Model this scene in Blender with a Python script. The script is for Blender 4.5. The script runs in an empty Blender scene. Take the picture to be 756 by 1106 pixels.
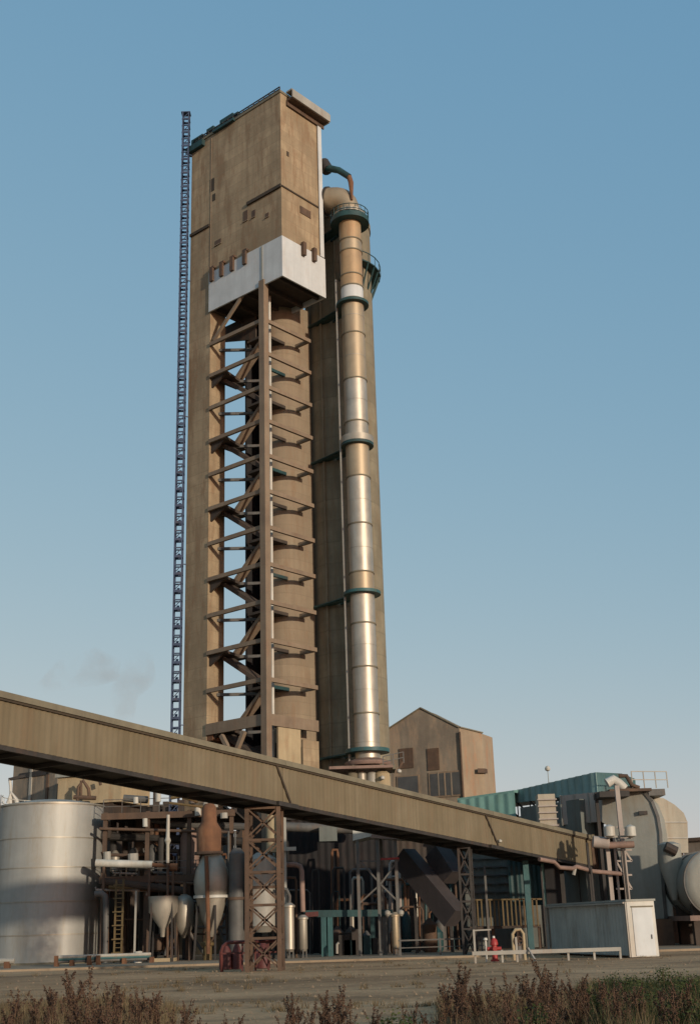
import bpy, math, random
from mathutils import Vector, Matrix, noise

R = math.radians
sc = bpy.context.scene
COL = sc.collection
rnd = random.Random(7)

# ------------------------------------------------------------------ camera
F, TH, RO, H = 1303.0, R(18.9), R(1.77), 2.3
s_, c_ = math.sin(TH), math.cos(TH)
r0 = Vector((1, 0, 0)); u0 = Vector((0, -s_, c_)); fw = Vector((0, c_, s_))
rt = r0 * math.cos(RO) - u0 * math.sin(RO)
up = r0 * math.sin(RO) + u0 * math.cos(RO)
EYE = Vector((0, 0, H))
cam_d = bpy.data.cameras.new('camera'); cam = bpy.data.objects.new('camera', cam_d); COL.objects.link(cam)
cam.matrix_world = Matrix(((rt.x, up.x, -fw.x, 0), (rt.y, up.y, -fw.y, 0), (rt.z, up.z, -fw.z, H), (0, 0, 0, 1)))
cam_d.sensor_fit = 'VERTICAL'; cam_d.sensor_height = 24.0; cam_d.lens = 24.0 * F / 1106
cam_d.clip_end = 12000; cam_d.clip_start = 0.2
sc.camera = cam

def at(px, py, Y):
    """world point at distance Y ahead seen at a given place of the photo: used to survey the site"""
    d = fw + rt * ((px - 378) / F) + up * ((553 - py) / F)
    return EYE + d * (Y / d.y)
def gx(px, Y, py=1015):
    p = at(px, py, Y); return Vector((p.x, Y, 0))

# ------------------------------------------------------------------ materials
def nodes(name):
    m = bpy.data.materials.new(name); m.use_nodes = True
    nt = m.node_tree; return m, nt, nt.nodes['Principled BSDF'], nt.nodes, nt.links
def ramp(N, stops):
    r = N.new('ShaderNodeValToRGB'); e = r.color_ramp.elements
    while len(e) < len(stops): e.new(.5)
    for i, (p, c) in enumerate(stops):
        e[i].position = p; e[i].color = tuple(c) + (1,) if len(c) == 3 else c
    return r
def noise_tex(N, L, vec, scale, sx=1, sy=1, sz=1, detail=6, rough=.6):
    mp = N.new('ShaderNodeMapping'); mp.inputs['Scale'].default_value = (sx, sy, sz)
    L.new(vec, mp.inputs['Vector'])
    t = N.new('ShaderNodeTexNoise'); t.inputs['Scale'].default_value = scale; t.inputs['Detail'].default_value = detail
    t.inputs['Roughness'].default_value = rough
    L.new(mp.outputs['Vector'], t.inputs['Vector']); return t.outputs['Fac']
def mixc(N, L, a, b, fac, mode='MIX'):
    m = N.new('ShaderNodeMix'); m.data_type = 'RGBA'; m.blend_type = mode
    for sock, v in ((m.inputs[6], a), (m.inputs[7], b), (m.inputs[0], fac)):
        if hasattr(v, 'is_linked') or hasattr(v, 'links'): L.new(v, sock)
        elif isinstance(v, (int, float)): sock.default_value = v
        else: sock.default_value = tuple(v) + (1,)
    return m.outputs[2]
def mult(c, k): return tuple(x * k for x in c)

def surf(name, base, dark=None, stain=None, scale=.35, rough=.8, metal=0.0, streak=0.5, stain_amt=.5, bump=.15, spec=.4, lifts=0, fine=4.0, panels=0, pamt=.35, hard=0.0):
    """weathered surface: patches, vertical run-off streaks, optional pour lines"""
    m, nt, B, N, L = nodes(name)
    tc = N.new('ShaderNodeNewGeometry').outputs['Position']
    dark = dark or mult(base, .6)
    n1 = noise_tex(N, L, tc, scale, detail=8, rough=.65)
    r1 = ramp(N, [(.3 + hard, (0, 0, 0)), (.7 - hard, (1, 1, 1))]); L.new(n1, r1.inputs[0])
    c = mixc(N, L, dark, base, r1.outputs[0])
    n2 = noise_tex(N, L, tc, 1.6, 1, 1, .07, detail=5)
    r2 = ramp(N, [(.42, (0, 0, 0)), (.72, (1, 1, 1))]); L.new(n2, r2.inputs[0])
    f2 = N.new('ShaderNodeMath'); f2.operation = 'MULTIPLY'; L.new(r2.outputs[0], f2.inputs[0]); f2.inputs[1].default_value = streak
    c = mixc(N, L, c, mult(dark, .75), f2.outputs[0])
    if stain:
        n3 = noise_tex(N, L, tc, .9, 1, 1, .22, detail=7, rough=.7)
        r3 = ramp(N, [(.52 - hard * .3, (0, 0, 0)), (.68 - hard * .6, (1, 1, 1))]); L.new(n3, r3.inputs[0])
        f3 = N.new('ShaderNodeMath'); f3.operation = 'MULTIPLY'; L.new(r3.outputs[0], f3.inputs[0]); f3.inputs[1].default_value = stain_amt
        c = mixc(N, L, c, stain, f3.outputs[0])
    n4 = noise_tex(N, L, tc, fine, detail=4)
    if lifts:
        sep = N.new('ShaderNodeSeparateXYZ'); L.new(tc, sep.inputs[0])
        mm = N.new('ShaderNodeMath'); mm.operation = 'MODULO'; L.new(sep.outputs[2], mm.inputs[0]); mm.inputs[1].default_value = lifts
        lt = N.new('ShaderNodeMath'); lt.operation = 'LESS_THAN'; L.new(mm.outputs[0], lt.inputs[0]); lt.inputs[1].default_value = lifts * .07
        f5 = N.new('ShaderNodeMath'); f5.operation = 'MULTIPLY'; L.new(lt.outputs[0], f5.inputs[0]); f5.inputs[1].default_value = .35
        c = mixc(N, L, c, mult(dark, .7), f5.outputs[0])
        # each pour has its own tone
        fl = N.new('ShaderNodeMath'); fl.operation = 'SNAP'; L.new(sep.outputs[2], fl.inputs[0]); fl.inputs[1].default_value = lifts
        wn = N.new('ShaderNodeTexWhiteNoise'); wn.noise_dimensions = '1D'; L.new(fl.outputs[0], wn.inputs['W'])
        f6 = N.new('ShaderNodeMath'); f6.operation = 'MULTIPLY'; L.new(wn.outputs['Value'], f6.inputs[0]); f6.inputs[1].default_value = .5
        c = mixc(N, L, c, mult(dark, .85), f6.outputs[0])
    if panels:
        sp = N.new('ShaderNodeSeparateXYZ'); L.new(tc, sp.inputs[0])
        sn = N.new('ShaderNodeMath'); sn.operation = 'SNAP'; L.new(sp.outputs[0], sn.inputs[0]); sn.inputs[1].default_value = panels
        wn = N.new('ShaderNodeTexWhiteNoise'); wn.noise_dimensions = '1D'; L.new(sn.outputs[0], wn.inputs['W'])
        f7 = N.new('ShaderNodeMath'); f7.operation = 'MULTIPLY'; L.new(wn.outputs['Value'], f7.inputs[0]); f7.inputs[1].default_value = pamt
        c = mixc(N, L, c, mult(dark, .8), f7.outputs[0])
    L.new(c, B.inputs['Base Color'])
    B.inputs['Roughness'].default_value = rough; B.inputs['Metallic'].default_value = metal
    B.inputs['Specular IOR Level'].default_value = spec
    if bump:
        b = N.new('ShaderNodeBump'); b.inputs['Strength'].default_value = bump; b.inputs['Distance'].default_value = .1
        L.new(n4, b.inputs['Height']); L.new(b.outputs[0], B.inputs['Normal'])
    if metal:
        rr = N.new('ShaderNodeMapRange'); L.new(n1, rr.inputs[0]); rr.inputs[3].default_value = rough - .1; rr.inputs[4].default_value = rough + .15
        L.new(rr.outputs[0], B.inputs['Roughness'])
    return m

M = {}
M['concrete'] = surf('tower_concrete', (.385, .295, .185), (.26, .195, .12), (.20, .12, .065), rough=.9, lifts=1.25, streak=.7, stain_amt=.65, scale=.2, hard=.12)
M['concrete_plain'] = surf('frame_concrete', (.25, .19, .13), (.165, .12, .083), (.20, .10, .05), rough=.9, streak=.4, stain_amt=.35)
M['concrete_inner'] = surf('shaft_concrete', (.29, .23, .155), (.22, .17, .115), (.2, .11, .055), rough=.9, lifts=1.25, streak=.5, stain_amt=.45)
M['concrete_grey'] = surf('cylinder_concrete', (.27, .235, .16), (.18, .155, .105), (.19, .12, .06), rough=.9, lifts=2.4, streak=.6, stain_amt=.4, hard=.08)
M['white_clad'] = surf('white_cladding', (.56, .58, .57), (.44, .45, .44), (.34, .22, .12), rough=.6, streak=.35, stain_amt=.2, bump=.05)
M['white'] = surf('white_paint', (.56, .54, .48), (.38, .36, .30), (.3, .18, .09), rough=.5, streak=.5, stain_amt=.3, bump=.05)
M['dark_steel'] = surf('dark_steel', (.045, .038, .032), (.02, .018, .016), (.07, .035, .02), rough=.7, scale=.8)
M['grey_steel'] = surf('grey_steel', (.13, .125, .112), (.07, .066, .06), (.14, .08, .045), rough=.6, scale=.8)
M['brown_steel'] = surf('brown_steel', (.13, .08, .05), (.065, .042, .029), (.14, .07, .033), rough=.8, scale=.8)
M['rust'] = surf('rust', (.20, .09, .042), (.10, .048, .026), (.26, .15, .08), rough=.85, scale=.9)
M['mast_paint'] = surf('mast_paint', (.05, .075, .14), (.03, .045, .08), (.09, .06, .05), rough=.6, scale=1)
M['teal'] = surf('teal_paint', (.035, .115, .115), (.02, .065, .07), (.10, .08, .05), rough=.55, scale=.8)
M['teal_dark'] = surf('dark_teal_paint', (.022, .07, .07), (.012, .038, .04), (.06, .04, .03), rough=.6, scale=.8)
M['teal_bright'] = surf('bright_teal_sheet', (.19, .35, .30), (.13, .24, .21), (.12, .2, .14), rough=.5, scale=.5)
M['teal_sheet'] = surf('teal_sheet', (.24, .36, .33), (.17, .26, .24), (.1, .12, .1), rough=.5, scale=.5)
M['gallery'] = surf('gallery_sheet', (.19, .155, .10), (.14, .11, .064), (.17, .105, .058), rough=.9, scale=.3, streak=.6, stain_amt=.45, bump=.1, panels=.83, pamt=.3)
M['gallery_trim'] = surf('gallery_trim', (.21, .185, .125), (.13, .11, .075), rough=.8)
M['gallery_edge'] = surf('gallery_edge', (.07, .05, .03), (.04, .03, .02), rough=.8)
M['shade_black'] = surf('shade_black_cladding', (.018, .016, .016), (.010, .009, .009), (.05, .03, .024), rough=.85, scale=.3)  # near-black base colour stands in for deep shade that low sun would fill
M['dark_brown'] = surf('dark_brown_cladding', (.075, .056, .042), (.038, .029, .023), (.10, .05, .03), rough=.85, scale=.4)  # brown kept dark, partly to carry the shade of deep decks and halls
M['grey_clad'] = surf('grey_cladding', (.16, .17, .15), (.11, .12, .105), (.09, .07, .05), rough=.7, scale=.3)
M['duct'] = surf('duct_sheet', (.30, .30, .26), (.22, .22, .19), (.22, .16, .10), rough=.65, scale=.3, streak=.4, stain_amt=.35)
M['duct_warm'] = surf('duct_mauve', (.40, .34, .29), (.29, .245, .21), (.22, .14, .10), rough=.7, scale=.4)
M['tan_clad'] = surf('tan_cladding', (.42, .33, .20), (.32, .25, .15), (.25, .13, .06), rough=.8, scale=.4)
M['old_wall'] = surf('old_wall', (.25, .205, .15), (.175, .145, .11), (.36, .25, .16), rough=.9, scale=.2, stain_amt=.55, hard=.1)
M['end_wall'] = surf('end_wall', (.34, .265, .18), (.25, .19, .13), (.34, .15, .07), rough=.9, scale=.25, stain_amt=.6)  # old wall tone made lighter and warmer for the sunlight on this end
M['far_wall'] = surf('far_wall', (.22, .17, .13), (.16, .13, .10), rough=.9)
M['yellow'] = surf('yellow_paint', (.15, .10, .04), (.09, .065, .025), (.15, .07, .03), rough=.7, scale=1)
M['red'] = surf('red_paint', (.38, .035, .03), (.24, .025, .022), rough=.5, scale=1)
M['dark_red'] = surf('dark_red_paint', (.12, .03, .025), (.07, .02, .018), rough=.6, scale=1)
M['pink_pipe'] = surf('red_oxide_pipe', (.27, .175, .135), (.17, .11, .085), rough=.7, scale=1)
M['shed_side'] = surf('shed_sheet', (.42, .42, .37), (.30, .30, .265), (.16, .12, .08), rough=.7, streak=.5, scale=.6)
M['drum_end'] = surf('drum_end_sheet', (.33, .315, .265), (.25, .24, .20), (.3, .2, .12), rough=.6, streak=.4)
M['pale_tan'] = surf('pale_tan_cladding', (.42, .37, .28), (.30, .26, .20), (.25, .15, .09), rough=.8, streak=.5)
M['cowl'] = surf('cowl_sheet', (.36, .325, .25), (.27, .24, .185), (.22, .15, .09), rough=.65, streak=.5)
M['chute'] = surf('chute_sheet', (.06, .048, .046), (.035, .029, .028), rough=.85)
M['glass_dark'] = surf('dusty_window', (.10, .10, .095), (.05, .05, .05), rough=.3, streak=.2, bump=0)
M['metal'] = surf('bare_metal', (.52, .47, .39), (.40, .355, .29), (.36, .27, .18), rough=.48, metal=.7, streak=.55, stain_amt=.4, hard=.05, bump=.02, scale=.5)
M['metal_dull'] = surf('dull_metal', (.44, .40, .33), (.28, .25, .20), (.30, .2, .12), rough=.5, metal=.55, streak=.35, bump=.03, scale=.4, stain_amt=.2)
M['metal_tan'] = surf('tan_jacket', (.44, .355, .24), (.34, .265, .175), (.33, .2, .11), rough=.5, metal=.5, streak=.35, bump=.03, stain_amt=.35)
M['metal_orange'] = surf('orange_tan_jacket', (.46, .32, .18), (.34, .235, .135), (.33, .16, .07), rough=.55, metal=.25, streak=.45, bump=.03, stain_amt=.45, hard=.06)
M['tank'] = surf('tank_metal', (.42, .41, .37), (.32, .31, .28), (.30, .25, .18), rough=.58, metal=.45, streak=.3, bump=.03, scale=.25)
M['pale_vessel'] = surf('pale_vessel_jacket', (.36, .34, .29), (.25, .235, .2), (.28, .17, .1), rough=.55, streak=.4, bump=.03)

# ------------------------------------------------------------------ mesh builder
class MB:
    def __init__(s): s.v = []; s.f = []
    def add(s, vs, fs):
        n = len(s.v); s.v += [Vector(v) for v in vs]; s.f += [tuple(i + n for i in f) for f in fs]; return s
    def hexa(s, a):  # 8 corners: bottom 4 ccw, top 4 ccw
        return s.add(a, [(3, 2, 1, 0), (4, 5, 6, 7), (0, 1, 5, 4), (1, 2, 6, 5), (2, 3, 7, 6), (3, 0, 4, 7)])
    def box(s, x0, x1, y0, y1, z0, z1, ax=None, ay=None, o=None):
        ax = ax or Vector((1, 0, 0)); ay = ay or Vector((0, 1, 0)); o = o or Vector((0, 0, 0))
        P = lambda x, y, z: o + ax * x + ay * y + Vector((0, 0, z))
        return s.hexa([P(x0, y0, z0), P(x1, y0, z0), P(x1, y1, z0), P(x0, y1, z0), P(x0, y0, z1), P(x1, y0, z1), P(x1, y1, z1), P(x0, y1, z1)])
    def bar(s, p, q, w, h=None, side=None):
        p = Vector(p); q = Vector(q); h = h or w; d = (q - p).normalized()
        sd = Vector(side) if side else (Vector((0, 0, 1)).cross(d) if abs(d.z) < .95 else Vector((1, 0, 0)).cross(d))
        sd = (sd - d * sd.dot(d)).normalized(); t = d.cross(sd).normalized()
        a = sd * w / 2; b = t * h / 2
        return s.hexa([p - a - b, p + a - b, p + a + b, p - a + b, q - a - b, q + a - b, q + a + b, q - a + b])
    def tube(s, pts, rr, n=12, caps=True):
        pts = [Vector(p) for p in pts]; k = len(pts)
        rr = rr if isinstance(rr, (list, tuple)) else [rr] * k
        base = len(s.v); prev = None
        for i, p in enumerate(pts):
            d = (pts[min(i + 1, k - 1)] - pts[max(i - 1, 0)]).normalized()
            if prev is None:
                a = Vector((1, 0, 0)) if abs(d.x) < .8 else Vector((0, 1, 0))
            else: a = prev
            a = (a - d * a.dot(d)).normalized(); prev = a; b = d.cross(a)
            for j in range(n):
                t = 2 * math.pi * j / n; s.v.append(p + (a * math.cos(t) + b * math.sin(t)) * rr[i])
        for i in range(k - 1):
            for j in range(n):
                j2 = (j + 1) % n
                s.f.append((base + i * n + j, base + i * n + j2, base + (i + 1) * n + j2, base + (i + 1) * n + j))
        if caps:
            s.f.append(tuple(base + j for j in reversed(range(n)))); s.f.append(tuple(base + (k - 1) * n + j for j in range(n)))
        return s
    def lathe(s, prof, x, y, n=40):
        base = len(s.v); k = len(prof)
        for r, z in prof:
            for j in range(n):
                t = 2 * math.pi * j / n; s.v.append(Vector((x + r * math.cos(t), y + r * math.sin(t), z)))
        for i in range(k - 1):
            for j in range(n):
                j2 = (j + 1) % n; s.f.append((base + i * n + j, base + i * n + j2, base + (i + 1) * n + j2, base + (i + 1) * n + j))
        s.f.append(tuple(base + j for j in reversed(range(n)))); s.f.append(tuple(base + (k - 1) * n + j for j in range(n)))
        return s
    def prism(s, poly, ext):
        n = len(poly); ext = Vector(ext); a = [Vector(p) for p in poly]
        s.add(a + [p + ext for p in a], [tuple(range(n)), tuple(reversed(range(n, 2 * n)))] + [((i + 1) % n, i, i + n, (i + 1) % n + n) for i in range(n)])
        return s
    def sheet(s, p, q, z0a, z1a, z0b, z1b, nrm, pitch=.35, dep=.06, th=.05):
        """upright ribbed sheet from p to q (plan), heights at both ends, thickness th"""
        p = Vector(p); q = Vector(q); L = (q - p).length; n = max(2, int(L / pitch)) * 4; nrm = Vector(nrm).normalized()
        base = len(s.v)
        for i in range(n + 1):
            t = i / n; w = (0, 1, 1, 0)[i % 4] * dep
            b = p.lerp(q, t)
            for off in (w, w - th):
                s.v.append(Vector((b.x, b.y, z0a + (z0b - z0a) * t)) + nrm * off); s.v.append(Vector((b.x, b.y, z1a + (z1b - z1a) * t)) + nrm * off)
        for i in range(n):
            a = base + i * 4; c = a + 4
            s.f += [(a, c, c + 1, a + 1), (a + 2, a + 3, c + 3, c + 2), (a, a + 2, c + 2, c), (a + 1, c + 1, c + 3, a + 3)]
        s.f += [(base, base + 1, base + 3, base + 2), (base + 4 * n, base + 4 * n + 2, base + 4 * n + 3, base + 4 * n + 1)]
        return s
    def build(s, name, mat, parent=None, label=None, angle=35):
        me = bpy.data.meshes.new(name)
        o = Vector((0, 0, 0))
        if parent is not None:
            q = parent
            while q is not None: o = o + q.location; q = q.parent
        me.from_pydata([v - o for v in s.v], [], s.f)
        me.materials.append(M[mat] if isinstance(mat, str) else mat)
        me.validate()
        for pl in me.polygons: pl.use_smooth = True
        me.set_sharp_from_angle(angle=R(angle)); me.update()
        ob = bpy.data.objects.new(name, me); COL.objects.link(ob)
        if parent is not None: ob.parent = parent
        if label: ob['label'] = label
        return ob

def thing(name, label, cat, loc, group=None):
    o = bpy.data.objects.new(name, None); COL.objects.link(o); o.location = Vector(loc); o.empty_display_size = .5
    o['label'] = label; o['category'] = cat
    if group: o['group'] = group
    return o
def tag(o, label, cat, group=None, kind=None):
    if label: o['label'] = label
    if cat: o['category'] = cat
    if group: o['group'] = group
    if kind: o['kind'] = kind
    return o
def V(*a): return Vector(a)
Z = V(0, 0, 1)
def Zp(p, z): return V(p.x, p.y, z)

# ------------------------------------------------------------------ ground
def ground_mat():
    m, nt, B, N, L = nodes('yard_ground')
    tc = N.new('ShaderNodeNewGeometry').outputs['Position']
    n1 = noise_tex(N, L, tc, .06, 1, 1.6, 1, detail=9, rough=.65)
    r1 = ramp(N, [(.36, (.25, .148, .075)), (.5, (.41, .25, .13)), (.64, (.53, .335, .18))]); L.new(n1, r1.inputs[0])
    n2 = noise_tex(N, L, tc, .22, .35, 1.6, 1, detail=6)
    r2 = ramp(N, [(.52, (0, 0, 0)), (.64, (1, 1, 1))]); L.new(n2, r2.inputs[0])
    f = N.new('ShaderNodeMath'); f.operation = 'MULTIPLY'; L.new(r2.outputs[0], f.inputs[0]); f.inputs[1].default_value = .65
    c = mixc(N, L, r1.outputs[0], (.17, .108, .055), f.outputs[0])
    n3 = noise_tex(N, L, tc, 3.0, detail=5, rough=.7)
    r3 = ramp(N, [(.3, (.72, .72, .72)), (.7, (1.2, 1.2, 1.2))]); L.new(n3, r3.inputs[0])
    c = mixc(N, L, c, r3.outputs[0], 1.0, 'MULTIPLY')
    L.new(c, B.inputs['Base Color']); B.inputs['Roughness'].default_value = .95; B.inputs['Specular IOR Level'].default_value = .2
    b = N.new('ShaderNodeBump'); b.inputs['Strength'].default_value = .5; b.inputs['Distance'].default_value = .08
    L.new(n3, b.inputs['Height']); L.new(b.outputs[0], B.inputs['Normal'])
    return m
M['ground'] = ground_mat()
g = MB()
xs = [-4000, -900, -300, -120] + [-60 + i * 4 for i in range(31)] + [120, 300, 900, 4000]
ys = [-300, -40, 0] + [8 + i * 3 for i in range(40)] + [160, 250, 500, 1500, 6000]
for y in ys:
    for x in xs:
        near = max(0, 1 - abs(y - 50) / 60) if abs(x) < 62 else 0
        g.v.append(V(x, y, (noise.noise(V(x * .08, y * .08, 0)) * .09) * near - .03))
nx = len(xs)
for j in range(len(ys) - 1):
    for i in range(nx - 1): g.f.append((j * nx + i, j * nx + i + 1, (j + 1) * nx + i + 1, (j + 1) * nx + i))
tag(g.build('ground', 'ground'), 'bare brown yard of packed earth and gravel in front of the plant', None, kind='structure')

M['stone'] = surf('yard_stone', (.26, .19, .12), (.16, .12, .08), rough=.9)
M['apron'] = surf('apron_concrete', (.33, .25, .165), (.23, .17, .11), (.14, .10, .065), rough=.9, scale=.15, streak=0, stain_amt=.5, bump=.2)
ap = MB(); ap.box(-75, 75, 88.2, 150, -.3, .1); ap.box(-75, 75, 87.9, 88.2, -.3, .11)
tag(ap.build('pavement', 'apron'), 'pale concrete apron with a low kerb under the plant', None, kind='structure')
st = MB(); rs = random.Random(21)
for i in range(1800):
    Y = rs.uniform(26, 86); p = gx(rs.uniform(-20, 780), Y); r_ = rs.choice((.02, .03, .04, .06)) * rs.uniform(.7, 1.4)
    z0 = -.02; vs_ = [p + V(r_ * math.cos(a0 + rs.uniform(-.3, .3)), r_ * math.sin(a0), z0) for a0 in (0, 1.26, 2.5, 3.8, 5.0)] + [p + V(rs.uniform(-.3, .3) * r_, rs.uniform(-.3, .3) * r_, z0 + r_ * rs.uniform(.8, 1.4))]
    st.add(vs_, [(0, 1, 5), (1, 2, 5), (2, 3, 5), (3, 4, 5), (4, 0, 5)])
tag(st.build('gravel', 'stone'), 'loose stones scattered over the bare yard', 'gravel', kind='stuff')

# ------------------------------------------------------------------ main tower (local axes u to the right-back, v to the left-back)
C0 = V(-8.555, 115, 0)
A = R(40.7)
e1 = V(math.sin(A), math.cos(A), 0); e2 = V(-math.cos(A), math.sin(A), 0)
def T(u, v, z): return C0 + e1 * u + e2 * v + Z * z
def tb(mb, u0_, u1_, v0, v1, z0, z1): return mb.box(u0_, u1_, v0, v1, z0, z1, ax=e1, ay=e2, o=C0)
ZT = 91.2; ZB = 67.7; ZW = 72.6
tower = thing('stair_tower', 'tall tan concrete tower with a boxed head house over an open braced stair frame', 'tower', T(3, 4, 0))
tb(MB(), 0, 2.3, 8.4, 11.9, 0, ZW - .6).build('lift_shaft', 'concrete', tower)
tb(MB(), 0, 6.5, -2.85, 11.9, ZW - .6, ZT).build('head_house', 'concrete', tower)
# central shaft; frame side left open and corner rounded to darken it by shape
mb = MB()
tb(mb, 7.0, 9.3, 2.0, 2.4, 0, ZB + 1.2); tb(mb, 8.9, 9.3, 2.4, 7.5, 0, ZB + 1.2)
ao = [(7.0 - 2.4 * math.sin(R(q)), 4.4 - 2.4 * math.cos(R(q))) for q in range(0, 91, 6)]; ai = [(7.0 - 2.1 * math.sin(R(q)), 4.4 - 2.1 * math.cos(R(q))) for q in range(90, -1, -6)]
nb = len(ao)
for i in range(nb - 1):
    j = nb - 1 - i
    mb.prism([T(*ao[i], 0), T(*ao[i + 1], 0), T(*ai[j - 1], 0), T(*ai[j], 0)], Z * (ZB + 1.2))
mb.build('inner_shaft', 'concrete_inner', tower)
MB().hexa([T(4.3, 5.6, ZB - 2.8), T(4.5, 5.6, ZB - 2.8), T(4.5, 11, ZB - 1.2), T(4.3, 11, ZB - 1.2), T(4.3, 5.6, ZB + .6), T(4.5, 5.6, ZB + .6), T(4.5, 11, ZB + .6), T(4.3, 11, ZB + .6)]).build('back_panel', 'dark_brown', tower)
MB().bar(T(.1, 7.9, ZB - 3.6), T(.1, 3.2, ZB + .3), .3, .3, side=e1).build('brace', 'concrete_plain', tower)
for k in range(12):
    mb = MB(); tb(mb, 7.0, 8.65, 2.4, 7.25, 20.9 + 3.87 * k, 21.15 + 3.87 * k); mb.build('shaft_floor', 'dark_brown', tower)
mb = MB(); tb(mb, 8.65, 8.9, 2.4, 7.4, 0, ZB + 1.2); tb(mb, 4.5, 8.65, 7.25, 7.5, 0, ZB + 1.2); mb.build('shade_lining', 'shade_black', tower)  # near-black lining added so the open shaft reads as shaded
# white cladding skirt and underside
mb = MB(); t = .18
tb(mb, -t, 0, -2.85 - t, 8.5, ZB, ZW); tb(mb, 0, 6.5, -2.85 - t, -2.85, ZB, ZW); tb(mb, 6.5, 6.5 + t, -2.85 - t, 8.4, ZB, ZW)
mb.build('cladding_skirt', 'white_clad', tower)
mb = MB(); tb(mb, .05, 6.45, -2.8, 8.35, ZB + .6, ZB + .9)
for k in range(5): tb(mb, .05, 6.45, -2.2 + k * 2.5, -1.9 + k * 2.5, ZB + .05, ZB + .6)
mb.build('head_floor', 'dark_brown', tower)
# ledge (dark drip course) round the head house
zl = 79.0
mb = MB(); tb(mb, -.22, 0, -2.9, 2.4, zl - .22, zl + .16); mb.build('drip_course', 'gallery_edge', tower)
mb = MB(); tb(mb, -.2, 0, 8.6, 11.9, zl - .2, zl + .15); mb.build('drip_course', 'gallery_edge', tower)
mb = MB(); tb(mb, 0, 6.5, -2.97, -2.85, zl - .12, zl + .05); mb.build('drip_course', 'gallery_edge', tower)
# vertical joint where the lift shaft meets the head house
mb = MB(); tb(mb, -.05, 0, 8.42, 8.52, ZW, ZT - .4); mb.build('joint_strip', 'concrete_plain', tower)
# small openings, rusted plates and chutes
for v, z, w, h in ((7.9, 83.4, .75, 1.7), (7.7, 82.0, .5, .9)):
    mb = MB(); tb(mb, -.03, .05, v, v + w, z, z + h); mb.build('opening', 'gallery_edge', tower)
for v, z, w, h in ((2.4, 77.0, .7, 1.3), (1.2, 76.9, .5, .9), (6.7, 75.9, 1.0, .6), (-.9, 76.0, .5, .5)):
    mb = MB(); tb(mb, -.03, .05, v, v + w, z, z + h); f_ = mb.build('rusty_plate', 'brown_steel', tower)
    mb = MB(); tb(mb, -.12, -.031, v - .08, v + w + .08, z - .1, z - .01); mb.build('sill', 'concrete_plain', f_)
for v in (7.9, 4.6, 2.6, 6.3):
    mb = MB(); tb(mb, -.45, -t, v - .25, v + .25, ZW - 1.3, ZW + .35); tb(mb, -.35, 0, v - .35, v + .35, ZW + .35, ZW + .6); mb.build('downspout', 'brown_steel', tower)
for u in (3.0, 4.7):
    mb = MB(); tb(mb, u - .22, u + .22, -3.45, -2.85 - t, ZW - 1.2, ZW + .4); mb.build('downspout', 'brown_steel', tower)
mb = MB(); tb(mb, 2.9, 4.6, -2.93, -2.85, 76.9, 77.8); mb.build('window_opening', 'brown_steel', tower)
mb = MB(); tb(mb, .9, 1.25, -2.9, -2.85, 83.3, 83.9); mb.build('opening', 'gallery_edge', tower)
# roof: slab lip, overhanging canopy on the right face, rail, plant on the roof
mb = MB(); tb(mb, -.12, 6.6, -2.95, 12.0, ZT, ZT + .3); mb.build('roof_slab', 'gallery_trim', tower)
mb = MB(); tb(mb, .9, 7.0, -3.9, -2.96, ZT - .75, ZT - .5); tb(mb, .9, 7.0, -3.1, -2.951, ZT - 1.3, ZT - .75); mb.build('canopy_soffit', 'brown_steel', tower)
mb = MB(); tb(mb, .8, 7.1, -4.05, -3.9, ZT - .7, ZT + .25); tb(mb, .8, 7.1, -3.9, -3.0, ZT + .31, ZT + .5); tb(mb, 6.95, 7.1, -3.9, -2.96, ZT - .8, ZT + .3); mb.build('canopy', 'pale_vessel', tower)
mb = MB(); tb(mb, 5.95, 6.55, -3.05, -2.96, ZW + .1, ZT - 1.1); mb.build('corner_panel', 'white_clad', tower)
rail = MB()
def handrail(mb, pts, h=1.1, step=1.6, r=.04):
    for a, b in zip(pts, pts[1:]):
        a = Vector(a); b = Vector(b); n = max(1, int((b - a).length / step))
        for i in range(n + 1):
            p = a.lerp(b, i / n); mb.bar(p, p + Z * h, r * 2)
        for k in (.5, 1.0): mb.bar(a + Z * h * k, b + Z * h * k, r * 1.8)
    return mb
handrail(rail, [T(.1, -2.7, ZT + .3), T(.1, 11.6, ZT + .3), T(6.2, 11.6, ZT + .3)], .6, .8, .06); rail.build('roof_rail', 'dark_steel', tower)
mb = MB(); tb(mb, .2, 1.5, 4.2, 6.0, ZT + .3, ZT + 1.3); tb(mb, .3, 1.1, 5.2, 7.4, ZT + .3, ZT + 1.7); tb(mb, .2, 1.2, 8.4, 9.6, ZT + .3, ZT + 1.5); tb(mb, .1, .9, 10.2, 12.2, ZT + .3, ZT + 1.2); tb(mb, -.4, .1, 4.4, 7.9, ZT - .1, ZT + .25)
tb(mb, -.5, .4, 9.6, 12.5, ZT - .9, ZT - .1)
mb.build('roof_machinery', 'teal_dark', tower)
# corner column
mb = MB(); tb(mb, -.35, .35, -.38, .38, 0, ZB + .6); mb.build('column', 'concrete_plain', tower)
mb = MB(); tb(mb, -.26, -t - .01, -.1, .1, ZB + .1, ZW - .1); mb.build('column_cover', 'duct', tower)
mb = MB(); mb.tube([T(2.1, 1.2, 3), T(2.1, 1.2, ZB)], .16, 8); mb.build('riser_pipe', 'white', tower)
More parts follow.
